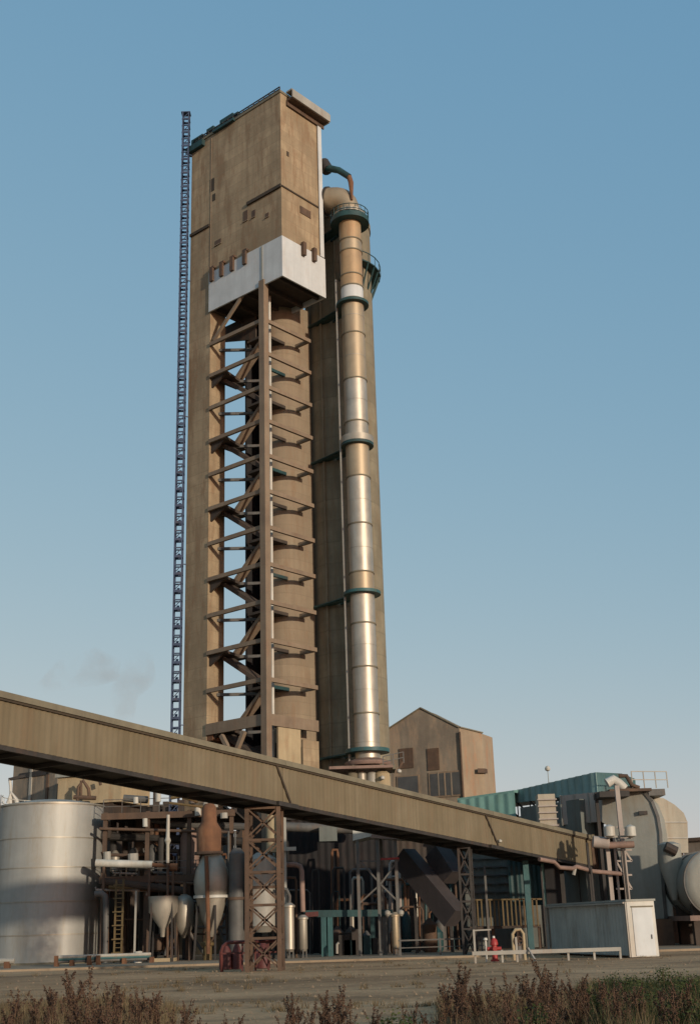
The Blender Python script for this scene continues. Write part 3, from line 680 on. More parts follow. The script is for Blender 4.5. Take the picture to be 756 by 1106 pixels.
# pipes and plant on the decks (fixed parts of the structure)
def pipe(par, pts, r_, mat, Y=None, name='pipe', n=10):
    return MB().tube([at(*p) if len(p) == 3 and p[0] > -90 else p for p in pts], r_, n).build(name, mat, par)
pipe(s1, [(100, 903, 104), (262, 909, 104)], .35, 'dark_steel'); pipe(s1, [(160, 886, 103), (265, 893, 103)], .22, 'grey_steel')
pipe(s1, [(184, 890, 102.6), (265, 893, 102.6)], .3, 'grey_steel')
pipe(s1, [(108, 895, 100.6), (258, 899, 100.6)], .12, 'brown_steel'); pipe(s1, [(168, 952, 100.5), (262, 957, 100.5)], .13, 'brown_steel')
for x, y0, y1, r_, mt in ((171, 851, 866, .22, 'white'), (147, 861, 868, .2, 'white'), (157, 884, 893, .2, 'white'), (214, 871, 881, .26, 'white'), (233, 866, 872, .2, 'pale_vessel'), (222, 862, 870, .2, 'pale_vessel'), (208, 860, 868, .3, 'grey_steel'), (242, 878, 884, .3, 'pale_vessel'), (116, 920, 931, .3, 'pale_vessel'), (144, 922, 932, .42, 'pale_vessel')):
    pipe(s1, [(x, y0, 100.4), (x + .2, y1, 100.4)], r_, mt, name='valve_body')
pipe(s1, [(185, 862, 100.2), (196, 860, 100.2), (214, 866, 100.2)], .14, 'yellow', name='yellow_pipe'); pipe(s1, [(183, 867, 100.2), (222, 872, 100.2)], .1, 'yellow', name='yellow_pipe')
pipe(s1, [(134, 862, 102), (160, 864, 102)], .3, 'grey_steel'); pipe(s1, [(240, 866, 100), (262, 869, 100)], .12, 'pale_vessel')
for px in (164, 170, 176, 196, 204): pipe(s1, [(px, 948, 104), (px, 880, 104)], .22 if px < 180 else .15, 'brown_steel' if px != 170 else 'rust')
for px in (247, 254): pipe(s1, [(px, 1005, 100.5), (px, 898, 100.5)], .09, 'grey_steel')
for x0, y0, x1, y1 in ((200, 1000, 222, 1032), (190, 1000, 178, 1032), (236, 1002, 246, 1028)): pipe(s1, [(x0, y0, 99.5), (x1, y1, 99.5)], .13, 'grey_steel', name='brace')
pipe(s1, [(176, 974, 100.2), (215, 974, 100.2)], .14, 'grey_steel'); pipe(s1, [(176, 1002, 100.2), (265, 1001, 100.2)], .12, 'grey_steel')
pipe(s1, [(112, 952, 100.2), (200, 962, 100.2)], .3, 'dark_brown'); pipe(s1, [(118, 958, 100.2), (165, 957, 100.2)], .2, 'yellow', name='yellow_pipe')
mb = MB()
for i in range(26):
    px = 104 + i * 6.2 + rnd.uniform(-2, 2); y0 = rnd.choice((905, 950, 880, 970)); p = at(px, y0, 103 + rnd.uniform(0, 5)); h = rnd.uniform(.6, 2.4)
    MB().box(p.x - .2, p.x + .25, p.y, p.y + .5, p.z, p.z + h).build('switchgear', 'dark_brown', s1)
cr_ = random.Random(11)
for i in range(16):
    px = cr_.uniform(106, 258); y0 = cr_.choice(((1010, 952), (946, 905), (946, 884), (1030, 955))); Y = cr_.uniform(101.5, 109)
    pipe(s1, [(px, y0[0], Y), (px + .5, y0[1], Y)], cr_.uniform(.07, .3), cr_.choice(('brown_steel', 'grey_steel', 'dark_brown', 'rust', 'pale_vessel', 'dark_steel')))
for i in range(16):
    x0 = cr_.uniform(104, 205); x1 = x0 + cr_.uniform(20, 60); y = cr_.choice((898, 912, 920, 941, 958, 967, 981, 992, 1008)) + cr_.uniform(-3, 3); Y = cr_.uniform(100.5, 108)
    pipe(s1, [(x0, y - 3, Y), (x0, y, Y), (x1, y + 1, Y), (x1, y + 6, Y)], cr_.uniform(.06, .2), cr_.choice(('brown_steel', 'grey_steel', 'dark_brown', 'rust', 'duct_warm')))
for i in range(10):
    p = at(cr_.uniform(108, 250), cr_.choice((943, 943, 1028)), cr_.uniform(102, 107)); r_ = cr_.uniform(.3, .7); h = cr_.uniform(1, 2.2)
    MB().lathe([(r_ * .5, p.z), (r_, p.z + .15), (r_, p.z + h), (r_ * .4, p.z + h + .3)], p.x, p.y, 14).build('small_vessel', cr_.choice(('brown_steel', 'grey_steel', 'dark_brown', 'metal_dull')), s1)
# rust panelled vessel behind
rv = thing('panel_vessel', 'brown rusty ribbed vessel standing under the upper deck left of the white pipe', 'vessel', gx(160, 106))
p = gx(160, 106); MB().lathe([(1.4, zd2), (1.4, at(160, 886, 106).z)], p.x, 106, 10).build('shell', 'brown_steel', rv); MB().lathe([(.8, 0), (.8, zd2)], p.x, 106, 12).build('skirt', 'dark_steel', rv)
# white pipes
wp = thing('white_pipe', 'thick white level pipe at the second deck, right of the storage tank', 'pipe', gx(135, 99.3))
MB().tube([at(104, 932, 99.3), at(165, 934, 99.3)], .3, 14).build('pipe_run', 'white', wp)
MB().tube([at(165, 934, 99.3), at(192, 936, 99.3)], .16, 10).build('rusty_end', 'rust', wp)
MB().tube([at(184, 936.5, 99.3), at(192, 936.5, 99.3)], .3, 10).build('flange', 'rust', wp)
for px in (110, 160, 186): MB().bar(gx(px, 99.3), Zp(gx(px, 99.3), at(px, 936, 99.3).z), .18).build('post', 'brown_steel', wp)
wv = thing('white_standpipe', 'slim white upright pipe with a bulge between the two decks', 'pipe', gx(181, 98.8))
MB().tube([at(181.5, 932, 98.8), at(181.5, 912, 98.8), at(181.5, 908, 98.8), at(181.5, 904, 98.8), at(182, 880, 98.8)], [.13, .14, .26, .16, .12], 10).build('pipe_run', 'white', wv)
MB().tube([gx(181.5, 98.8), at(181.5, 932, 98.8)], .1, 8).build('lower_run', 'brown_steel', wv)
# pear shaped reactor with rusty head
rc = thing('pear_vessel', 'pear-shaped dull silver vessel with a rusty cylindrical head, left of the first trestle', 'vessel', gx(229, 98))
zz = lambda y, x=229: at(x, y, 98).z
pp = at(229, 960, 98); X = pp.x
MB().lathe([(.95, zz(921)), (.98, zz(896)), (.62, zz(888)), (.55, zz(872)), (.35, zz(868))], at(226, 900, 98).x, 98, 28).build('head', 'rust', rc)
MB().lathe([(.12, zz(1012)), (.45, zz(1003)), (.75, zz(993)), (1.12, zz(975)), (1.36, zz(962)), (1.40, zz(951)), (1.25, zz(940)), (.95, zz(930)), (.62, zz(920))], X, 98, 32).build('shell', 'metal_dull', rc)
MB().lathe([(1.0, zz(923)), (1.12, zz(923)), (1.12, zz(920)), (1.0, zz(920))], at(226, 900, 98).x, 98, 28).build('flange', 'brown_steel', rc)
MB().lathe([(1.3, zz(970)), (1.42, zz(970)), (1.42, zz(967)), (1.3, zz(967))], X, 98, 28).build('band', 'white', rc)
MB().tube([at(225, 1030, 97), at(225, 990, 96.6), at(224, 960, 96.4), at(223, 925, 96.7)], .16, 10).build('side_pipe', 'rust', rc)
for a0 in (20, 110, 200, 290):
    q = R(a0); MB().bar(V(X + 1.35 * math.cos(q), 98 + 1.35 * math.sin(q), 0), V(X + 1.1 * math.cos(q), 98 + 1.1 * math.sin(q), zz(978)), .16).build('leg', 'dark_steel', rc)
MB().lathe([(.35, 0), (.35, 1.1), (.5, 1.15), (.5, 1.35), (.25, 1.5), (.18, zz(1006))], X - .3, 98, 14).build('outlet', 'yellow', rc)
# brown vessel left of it
bv = thing('brown_column', 'brown upright vessel half hidden behind the rusty head of the pear-shaped vessel', 'vessel', gx(204, 102.5))
MB().lathe([(.75, zd2), (.78, at(204, 905, 102.5).z), (.6, at(204, 898, 102.5).z), (.2, at(204, 894, 102.5).z)], gx(204, 102.5).x, 102.5, 20).build('shell', 'pink_pipe', bv)
MB().lathe([(.5, 0), (.5, zd2)], gx(204, 102.5).x, 102.5, 12).build('skirt', 'dark_steel', bv)
# hopper cone
hp = thing('cone_hopper', 'grey metal cone hopper on splayed legs right of the yellow ladder column', 'hopper', gx(176, 98))
zz2 = lambda y: at(176, y, 98).z; X2 = gx(176, 98).x
MB().lathe([(.18, zz2(1012)), (.25, zz2(1003)), (1.1, zz2(985)), (1.15, zz2(968))], X2, 98, 24).build('cone', 'metal_dull', hp)
for a0 in (45, 135, 225, 315):
    q = R(a0); MB().bar(V(X2 + 1.3 * math.cos(q), 98 + 1.3 * math.sin(q), 0), V(X2 + 1.05 * math.cos(q), 98 + 1.05 * math.sin(q), zz2(975)), .14).build('leg', 'dark_steel', hp)
MB().box(X2 - 1, X2 + 1, 97.2, 98.8, 0, .35).build('plinth', 'tan_clad', hp)
rvv = thing('surge_vessel', 'small dull silver domed vessel on legs between cone hopper and pear-shaped vessel', 'vessel', gx(199, 99.5))
X4 = gx(199, 99.5).x; za_, zb_ = at(199, 1006, 99.5).z, at(199, 968, 99.5).z
MB().lathe([(.1, za_ - .5), (.55, za_), (.75, za_ + .4), (.75, zb_ - .4), (.5, zb_), (.15, zb_ + .15)], X4, 99.5, 20).build('shell', 'metal_dull', rvv)
for a0 in (45, 135, 225, 315): MB().bar(V(X4 + .7 * math.cos(R(a0)), 99.5 + .7 * math.sin(R(a0)), 0), V(X4 + .7 * math.cos(R(a0)), 99.5 + .7 * math.sin(R(a0)), za_ + .6), .11).build('leg', 'brown_steel', rvv)
MB().tube([V(X4, 99.5, zb_), V(X4, 99.5, zd2 - .6)], .14, 10).build('top_pipe', 'brown_steel', rvv)
# yellow ladder column
yl = thing('yellow_ladder', 'yellow-brown caged ladder column beside the storage tank', 'ladder', gx(128, 98.5))
yx = gx(128, 98.5).x; mb = MB(); zt_ = at(128, 950, 98.5).z
for sx in (-.28, .28): MB().bar(V(yx + sx, 98.5, 0), V(yx + sx, 98.5, zt_), .14).build('rail', 'yellow', yl)
for i in range(int(zt_ / .33)): mb.bar(V(yx - .3, 98.5, .2 + i * .33), V(yx + .3, 98.5, .2 + i * .33), .06)
for i in range(int(zt_ / 1.0)): mb.bar(V(yx - .45, 98.2, .8 + i), V(yx + .45, 98.2, .8 + i), .08)
mb.build('rungs', 'yellow', yl)
# elbow pipe near the tank
ep = thing('elbow_pipe', 'grey elbow pipe turning down beside the right flank of the storage tank', 'pipe', gx(114, 99))
MB().tube([at(103, 966, 99), at(110, 965, 99), at(114, 968, 99), at(115, 976, 99), gx(115, 99)], [.25, .25, .25, .24, .2], 12).build('pipe_run', 'grey_steel', ep)
# lamp post-like vertical and drum
gp = thing('steel_post', 'thin pale grey steel post just left of the white drum', 'post', gx(146, 97.5))
MB().bar(gx(146, 97.5), Zp(gx(146, 97.5), at(146, 962, 97.5).z), .14).build('shaft', 'pale_vessel', gp); MB().box(gp.location.x - .25, gp.location.x + .25, 97.2, 97.8, 0, .15).build('foot', 'grey_steel', gp)
dr = thing('white_drum', 'small white drum on the ground at the foot of the thin grey post', 'drum', gx(150, 96.5))
MB().lathe([(.3, 0), (.31, .05), (.29, .1), (.29, .42), (.31, .45), (.29, .48), (.29, .82), (.31, .86), (.3, .9)], gx(150, 96.5).x, 96.5, 20).build('body', 'white', dr)
MB().lathe([(.1, .9), (.1, .96)], gx(150, 96.5).x + .1, 96.5, 10).build('cap', 'grey_steel', dr)
# low pipe rack in front of the tank
lr = thing('low_pipe_rack', 'low rack of grey and teal pipes on rusty sleepers at the storage tank foot', 'pipe rack', gx(110, 93))
for k, (yy, mt, r_) in enumerate(((1033.5, 'pale_vessel', .13), (1036, 'teal', .12), (1038.5, 'grey_steel', .1))):
    MB().tube([at(62, yy + .5, 93 + .0 * k), at(163, yy - 3, 96)], r_, 10).build('pipe_run', mt, lr)
for px in (63, 78, 95, 104, 130, 158): MB().box(gx(px, 93).x - .12, gx(px, 93).x + .12, 92.6 + (px - 63) * .03, 93.3 + (px - 63) * .03, 0, at(px, 1032, 94).z if px in (63, 95, 104) else .5).build('sleeper', 'rust', lr)
l2 = thing('low_pipe', 'pale low pipe on a rusty block left of the storage tank foot', 'pipe', gx(5, 92))
MB().tube([at(-8, 1038, 92), at(16, 1038, 92)], .2, 10).build('pipe_run', 'pale_vessel', l2); MB().box(gx(10, 92).x - .2, gx(10, 92).x + .2, 91.8, 92.2, 0, .55).build('block', 'rust', l2)
# pale vessel behind the first trestle
pv = thing('pale_vessel', 'cream-white boxed vessel seen through the first lattice trestle', 'vessel', gx(284, 97))
zz3 = lambda y: at(284, y, 97).z; X3 = gx(284, 97).x
MB().lathe([(.6, zz3(1007)), (1.12, zz3(1000)), (1.12, zz3(928)), (.5, zz3(921))], X3, 97, 24).build('shell', 'pale_vessel', pv)
for sx in (-.8, .8): MB().bar(V(X3 + sx, 97, 0), V(X3 + sx, 97, zz3(1000)), .2).build('leg', 'dark_steel', pv)
MB().lathe([(.5, zz3(921)), (.5, zz3(878))], X3 + .8, 97, 16).build('neck', 'tan_clad', pv)
MB().lathe([(1.13, zz3(960)), (1.2, zz3(960)), (1.2, zz3(957)), (1.13, zz3(957))], X3, 97, 24).build('band', 'brown_steel', pv)
gv = thing('grey_column', 'dull grey upright column immediately left of the first lattice trestle', 'vessel', gx(256, 101.5 - 4))
MB().lathe([(.62, 0), (.62, at(256, 922, 97.5).z), (.3, at(256, 916, 97.5).z)], gx(256, 97.5).x, 97.5, 20).build('shell', 'grey_steel', gv)
MB().lathe([(.63, 4.4), (.72, 4.4), (.72, 4.6), (.63, 4.6)], gx(256, 97.5).x, 97.5, 20).build('band', 'brown_steel', gv)
gc = thing('grey_pillar', 'pale grey square pillar immediately right of the first lattice trestle', 'pillar', gx(307, 96))
MB().bar(gx(307.5, 96), Zp(gx(307.5, 96), at(306, 874, 96).z), .42).build('shaft', 'pale_vessel', gc)
MB().box(gc.location.x - .4, gc.location.x + .4, 95.6, 96.4, 0, .25).build('foot', 'grey_steel', gc)
MB().box(at(304, 917, 95.6).x, at(320, 917, 95.6).x, 95.4, 95.7, at(310, 919, 95.6).z, at(310, 915, 95.6).z).build('bracket', 'pale_vessel', gc)
# bottle vessels
def bottle(name, label, px, y0, y1, r_, Y, mat):
    r = thing(name, label, 'vessel', gx(px, Y)); X = gx(px, Y).x; zb, zt = at(px, y0, Y).z, at(px, y1, Y).z
    MB().lathe([(r_ * .6, .55), (r_, .75), (r_, zt - .35), (r_ * 1.25, zt - .33), (r_ * 1.25, zt - .2), (r_ * .5, zt)], X, Y, 20).build('shell', mat, r)
    for q in (30, 150, 270): MB().bar(V(X + r_ * .8 * math.cos(R(q)), Y + r_ * .8 * math.sin(R(q)), 0), V(X + r_ * .8 * math.cos(R(q)), Y + r_ * .8 * math.sin(R(q)), .8), .1).build('leg', 'grey_steel', r)
    return r, X, zt
b1, X, zt_ = bottle('bottle_vessel', 'tall slim silver vessel fed by a bent top pipe, right of the first trestle', 313, 1028, 975, .36, 95.5, 'metal')
MB().tube([V(X, 95.5, zt_ - .1), at(313, 968, 95.5), at(310, 961, 95.5), at(303, 959, 95.5)], .13, 10).build('top_pipe', 'grey_steel', b1)
b2, X, zt_ = bottle('bottle_vessel', 'short slim silver vessel right of the taller bottle-shaped one', 327.5, 1028, 988, .33, 96, 'metal_dull')
up_ = thing('arched_pipe', 'pinkish inverted-U pipe coming down to the short slim silver vessel', 'pipe', gx(315, 96.6))
MB().tube([gx(304, 96.6), at(304, 940, 96.6), at(305, 936, 96.6), at(309, 934, 96.6), at(320, 934, 96.6), at(324.5, 936, 96.6), at(326, 941, 96.6), at(327.2, 985, 96.2)], .2, 12).build('pipe_run', 'pink_pipe', up_)
MB().tube([at(307, 948, 97), at(319, 948, 97), at(320, 952, 97), at(320, 968, 97), gx(320, 97)], .1, 8).build('inner_pipe', 'brown_steel', up_)
b3, X, zt_ = bottle('bottle_vessel', 'small brass-coloured vessel with twin valves beside the teal frame', 427.5, 1010, 985, .26, 95, 'metal_tan')
for s in (-.55, .45): MB().lathe([(.1, zt_ - .3), (.22, zt_ - .15), (.22, zt_ + .05), (.08, zt_ + .15)], X + s, 95, 12).build('valve', 'pale_vessel', b3)
MB().tube([V(X - .6, 95, zt_ - .15), V(X + .6, 95, zt_ - .15)], .08, 8).build('manifold', 'pale_vessel', b3)

# teal portal frame
tf = thing('steel_portal', 'dark teal steel portal frame standing low in front of the nearly black hall', 'steel structure', gx(370, 98))
MB().bar(at(328, 987, 98), at(424, 986, 98), .5, .5).build('beam', 'teal_dark', tf)
for px in (350, 357): MB().bar(gx(px, 98), Zp(gx(px, 98), at(px, 989, 98).z), .4).build('column', 'teal', tf)
for px in (416,): MB().bar(gx(px, 98), Zp(gx(px, 98), at(px, 989, 98).z), .35).build('column', 'grey_steel', tf)
for px in (390, 403): MB().bar(gx(px, 101), Zp(gx(px, 101), at(px, 989, 101).z), .35).build('column', 'teal_dark', tf)
MB().bar(at(330, 988, 97.6), at(344, 987, 97.6), .3, .35).build('red_beam_end', 'dark_red', tf)
MB().tube([at(364, 1030, 96.5), at(364, 1020, 96.5), at(366, 1018, 96.5)], .1, 8).build('standpipe', 'pale_vessel', tf)
for i, (px, h) in enumerate(((372, 1.6), (378, 1.2), (386, 2.0), (396, 1.5), (407, 1.3))):
    p = gx(px, 100.5); MB().box(p.x - .45, p.x + .45, 100, 101.4, 0, h).build('pump_unit', 'teal_dark' if i % 2 else 'dark_steel', tf)
# white canopy hopper on lattice legs
wc = thing('white_canopy', 'white wedge-shaped hood on slender braced legs under the middle of the gallery', 'canopy', gx(410, 96))
P = lambda px, py, Y: at(px, py, Y)
A1, A2, A3, A4 = P(381, 908, 96), P(381, 880, 96), P(463, 898, 96), P(463, 906, 96)
MB().prism([A1, P(402, 903, 96), A4, A3, A2], V(0, 4, 0)).build('hood', 'white', wc)
MB().prism([P(400, 905, 95.9), P(462, 908, 95.9), P(462, 905.5, 95.9), P(402, 900, 95.9)], V(0, .1, 0)).build('lip', 'pink_pipe', wc)
for px, Y in ((389, 96.2), (411, 96.2), (415, 99), (431, 96.2)): MB().bar(gx(px, Y), Zp(gx(px, Y), at(px, 905, Y).z), .24).build('leg', 'grey_steel', wc)
mb = MB()
for (xa, ya, xb, yb) in ((411, 955, 431, 928), (411, 955, 431, 975), (389, 930, 411, 955), (389, 975, 411, 955), (411, 928, 431, 928), (389, 930, 411, 930)): mb.bar(P(xa, ya, 96.2), P(xb, yb, 96.2), .12)
mb.build('bracing', 'grey_steel', wc)
MB().bar(P(411, 928, 96.1), P(431, 927, 96.1), .12, .14).build('red_tie', 'red', wc)
# inclined chute
ch = thing('inclined_chute', 'dark mauve-grey enclosed chute sloping down in the shadow between white hood and second trestle', 'chute', gx(462, 101))
MB().bar(P(436, 925, 101), P(492, 992, 98), 1.6, 1.6).build('casing', 'chute', ch)
MB().bar(P(472, 920, 101), P(490, 948, 100), 1.8, 1.4).build('hopper', 'chute', ch)
for px in (450, 488): MB().bar(gx(px, 100), Zp(gx(px, 100), at(px, 970, 100).z), .25).build('leg', 'dark_steel', ch)
# handrail in front
hr = thing('guard_rail', 'thin grey pipe guard rail at the yard edge left of the second trestle', 'railing', gx(455, 92))
mb = MB()
for px in (432, 475, 520): mb.bar(gx(px, 92), Zp(gx(px, 92), at(px, 1013 if px < 500 else 1011, 92).z), .12)
mb.build('posts', 'grey_steel', hr); MB().bar(at(430, 1016, 92), at(522, 1013, 92), .1).build('top_rail', 'grey_steel', hr); MB().bar(at(430, 1024, 92), at(522, 1021, 92), .07).build('mid_rail', 'grey_steel', hr)

# pipe bank standing in front of the dark halls
pb = thing('pipe_bank', 'tangled bank of brown and grey process pipes in front of the nearly black hall', 'pipework', gx(400, 106))
cr2 = random.Random(5)
for i in range(26):
    px = cr2.uniform(334, 486); y1 = cr2.uniform(915, 975) if px < 385 else cr2.uniform(930, 985); Y = cr2.uniform(104, 107.5)
    dx_ = cr2.choice((-1, 1)) * cr2.uniform(5, 24); q = gx(px, Y); q.z = .1
    MB().tube([q, at(px, y1 + 3, Y), at(px + dx_ * .15, y1, Y), at(px + dx_, y1, Y), at(px + dx_ * 1.1, y1 + 4, Y), Zp(at(px + dx_ * 1.1, y1 + 4, Y), .1)], cr2.uniform(.05, .15), 8).build('pipe', cr2.choice(('brown_steel', 'grey_steel', 'rust', 'duct_warm', 'dark_steel', 'metal_dull', 'teal_dark')), pb)
for i in range(9):
    p = gx(cr2.uniform(336, 480), cr2.uniform(101, 105)); r_ = cr2.uniform(.3, .6); h = cr2.uniform(1.2, 3.2)
    MB().lathe([(r_ * .8, .1), (r_, .3), (r_, h), (r_ * .5, h + .3), (r_ * .2, h + .5)], p.x, p.y, 14).build('receiver', cr2.choice(('brown_steel', 'grey_steel', 'metal_dull', 'teal_dark')), pb)

# platform with yellowish railings under clad hall
yr = thing('railed_platform', 'raised platform with close-set yellow-brown bars below the grey-green clad hall', 'platform', gx(540, 103))
MB().box(gx(508, 103).x, gx(585, 103).x, 103, 106.5, at(540, 1003, 103).z, at(540, 1000, 103).z).build('deck', 'dark_brown', yr)
mb = MB()
for i in range(16):
    p = at(512 + i * 4.6, 1000, 103); mb.bar(p, p + Z * (at(540, 972, 103).z - p.z), .12)
mb.bar(at(510, 972, 103), at(585, 971, 103), .12); mb.build('bars', 'yellow', yr)
for px in (512, 533, 560, 583): MB().bar(gx(px, 103.5), Zp(gx(px, 103.5), at(px, 1001, 103.5).z), .25).build('leg', 'brown_steel', yr)
MB().box(gx(528, 102.8).x - .1, gx(529, 102.8).x + .0, 102.6, 102.8, 0, at(529, 935, 102.8).z).build('conduit', 'grey_steel', yr)
# teal panels / columns
tw = thing('teal_screen', 'dark teal ribbed wall panel beside the pale teal column at the clad hall', 'wall panel', gx(562, 104))
a, b = gx(554, 104), gx(592, 104); zt_ = at(570, 915, 104).z; zb_ = at(570, 978, 104).z
MB().sheet(a, b, zb_, zt_, zb_, zt_, (0, -1, 0), .4, .07, .05).build('panel', 'teal_dark', tw)
for px in (555, 591): MB().bar(gx(px, 104.1), Zp(gx(px, 104.1), zt_), .22).build('post', 'teal_dark', tw)
for px, mt, yb, lab in ((573, 'teal', 1028, 'pale teal steel column, tallest and nearest of the two by the clad hall'), (593, 'teal_bright', 985, 'bright green-teal steel column right of the pale teal one')):
    c1 = thing('steel_column', lab, 'column', gx(px, 100 if px < 580 else 103)); Yc = 100 if px < 580 else 103
    p = gx(px, Yc); mb = MB(); zt_ = at(px, 918, Yc).z
    mb.box(p.x - .22, p.x + .22, Yc - .2, Yc - .14, 0, zt_); mb.box(p.x - .22, p.x + .22, Yc + .14, Yc + .2, 0, zt_); mb.box(p.x - .03, p.x + .03, Yc - .14, Yc + .14, 0, zt_)
    mb.build('shaft', 'teal' if px < 580 else 'teal_bright', c1); MB().box(p.x - .35, p.x + .35, Yc - .35, Yc + .35, 0, .12).build('foot', 'grey_steel', c1)

# ------------------------------------------------------------------ long shed at the right
sa = at(682, 1033, 77); sa.z = 0; sd = V(-2.7, 11, 0).normalized(); se = V(-sd.y, sd.x, 0) * -1
SL, SW, SH = 12.5, 1.75, at(678, 974, 77).z
sh = thing('long_shed', 'long grey corrugated shed with a white end wall near the right of the yard', 'shed', sa)
MB().sheet(sa, sa + sd * SL, 0.1, SH, 0.1, SH, -se, .45, .06, .05).build('side_cladding', 'shed_side', sh)
MB().box(0.02, SL, 0.03, SW - .05, 0.05, SH - .05, ax=sd, ay=se, o=sa).build('body', 'grey_clad', sh)
mb = MB(); mb.box(-.08, 0, -.05, SW, 0, SH + .02, ax=sd, ay=se, o=sa); mb.build('end_wall', 'white', sh, 'white end wall')
mb = MB(); mb.box(-.12, -.08, .25, SW - .2, .05, SH - .35, ax=sd, ay=se, o=sa); mb.build('door', 'white_clad', sh)
MB().box(-.17, -.12, SW - .42, SW - .36, 1.0, 1.25, ax=sd, ay=se, o=sa).build('door_handle', 'grey_steel', sh)
MB().bar(sa - se * .2 + Z * (SH - .05), sa + sd * SL - se * .2 + Z * (SH - .05), .12, .1).build('gutter', 'pale_vessel', sh)
mb = MB(); mb.box(-.14, -.08, .2, SW - .1, SH - .33, SH - .25, ax=sd, ay=se, o=sa); mb.build('door_head', 'gallery_trim', sh)
MB().box(-.15, SL + .1, -.12, SW + .08, SH + .02, SH + .14, ax=sd, ay=se, o=sa).build('roof', 'duct', sh)
MB().box(-.05, .12, -.15, -.065, 0, SH + .02, ax=sd, ay=se, o=sa).build('corner_trim', 'pale_vessel', sh)
MB().bar(sa + sd * SL - se * .2, sa + sd * SL - se * .2 + Z * SH, .16).build('corner_post', 'pale_vessel', sh)
# white barrier rail in front
wb = thing('barrier_rail', 'long white level barrier rail on short posts in front of the grey shed', 'barrier', gx(590, 74.5))
MB().box(gx(508, 75).x, gx(671, 74).x, 74.4, 74.55, at(590, 1029.5, 74.5).z, at(590, 1025.3, 74.5).z).build('rail', 'pale_vessel', wb)
for px in (512, 541, 557, 612, 640, 668): MB().bar(gx(px, 74.65), Zp(gx(px, 74.65), at(px, 1026, 74.6).z if px not in (512, 557) else at(px, 1004 if px == 512 else 1012, 74.6).z), .12).build('post', 'pale_vessel', wb)
for px in (574,): MB().bar(gx(px + 3, 73.6), at(px - 4, 1024, 74.4), .09).build('strut', 'pale_vessel', wb)
MB().bar(at(512, 1005, 74.7), at(530, 1004, 74.7), .08).build('rail_end', 'pale_vessel', wb)
# red hydrant and tan valve stand
rh = thing('red_hydrant', 'bright red fire hydrant with a white cap behind the white barrier rail', 'hydrant', gx(533, 77))
X = gx(533, 77).x
MB().lathe([(.26, 0), (.26, .1), (.17, .12), (.17, .9), (.24, .93), (.24, 1.0), (.2, 1.2), (.08, 1.32)], X, 77, 18).build('body', 'red', rh)
MB().tube([V(X - .42, 77, .72), V(X + .42, 77, .72)], .11, 12).build('outlet', 'red', rh); MB().tube([V(X, 76.85, .72), V(X, 76.6, .72)], .13, 12).build('front_outlet', 'red', rh)
MB().lathe([(.08, 1.32), (.08, 1.4), (.05, 1.44)], X, 77, 8).build('nut', 'white', rh); MB().lathe([(.1, 1.2), (.14, 1.22), (.1, 1.35)], X - .5, 77, 10).build('white_cap', 'white', rh); MB().tube([V(X - .5, 77, 0), V(X - .5, 77, 1.25)], .06, 8).build('indicator_post', 'white', rh)
vs = thing('valve_stand', 'tan pipe stand with a hand wheel behind the white barrier rail, right of the hydrant', 'valve', gx(559, 78))
X = gx(559, 78).x
MB().tube([V(X - .3, 78, 0), V(X - .3, 78, 1.5), V(X - .1, 78, 1.75), V(X + .2, 78, 1.75), V(X + .35, 78, 1.5), V(X + .35, 78, 0)], .1, 10).build('pipe_run', 'tan_clad', vs)
mb = MB()
ring_pts = [V(X + .02 + .26 * math.cos(R(a0)), 77.85, 1.1 + .26 * math.sin(R(a0))) for a0 in range(0, 361, 30)]
mb.tube(ring_pts, .035, 6); mb.bar(ring_pts[0], ring_pts[6], .04); mb.bar(ring_pts[3], ring_pts[9], .04); mb.build('hand_wheel', 'brown_steel', vs); MB().lathe([(.2, .1), (.2, .9), (.1, 1.0)], X + .02, 78.05, 12).build('valve_body', 'grey_steel', vs)
# red-brown frame by the first trestle foot
rf = thing('pipe_barrier', 'low rusty red pipe barrier with crossed struts at the foot of the first trestle', 'barrier', gx(270, 74))
mb = MB(); P = lambda px, py, Y=73.8: at(px, py, Y)
mb.tube([gx(240, 74.3), P(239, 1028), P(241, 1022), P(246, 1018), P(300, 1016)], .1, 8); mb.build('top_rail', 'dark_red', rf)
mb = MB()
for px in (262, 276, 290): mb.bar(gx(px, 73.8), P(px, 1017), .1)
mb.bar(P(276, 1046), P(290, 1018), .08); mb.bar(P(290, 1046), P(276, 1018), .08); mb.bar(P(240, 1030), P(300, 1028), .09); mb.build('struts', 'dark_red', rf)
for px, r_ in ((244, .4), (284, .45), (256, .3)):
    p = gx(px, 78); MB().lathe([(r_, 0), (r_, .9), (r_ * .7, 1.2), (r_ * .3, 1.5)], p.x, 78, 14).build('pump_body', 'dark_red', rf)

# ------------------------------------------------------------------ ducting and drum at the right
# plane facing the viewer slightly to the left
da = at(640, 900, 104); dax = V(.93, -.37, 0).normalized(); day = V(.37, .93, 0).normalized()
def on_plane(px, py, o, n):
    d = fw + rt * ((px - 378) / F) + up * ((553 - py) / F); return EYE + d * ((o - EYE).dot(n) / d.dot(n))
du = thing('curved_duct', 'huge grey duct bending down in a quarter curve above the white-ended shed', 'duct', Zp(at(700, 950, 99), 0))
prof = [(672, 852), (684, 850), (695, 855), (704, 866), (710, 882), (713, 900), (714, 930), (716, 960), (719, 992), (678, 994), (674, 960), (668, 925), (662, 900), (656, 892), (650, 888), (650, 858)]
mb = MB(); mb.prism([on_plane(x, y, da, day) for x, y in prof], day * 5.2); mb.build('elbow', 'duct', du, angle=50)
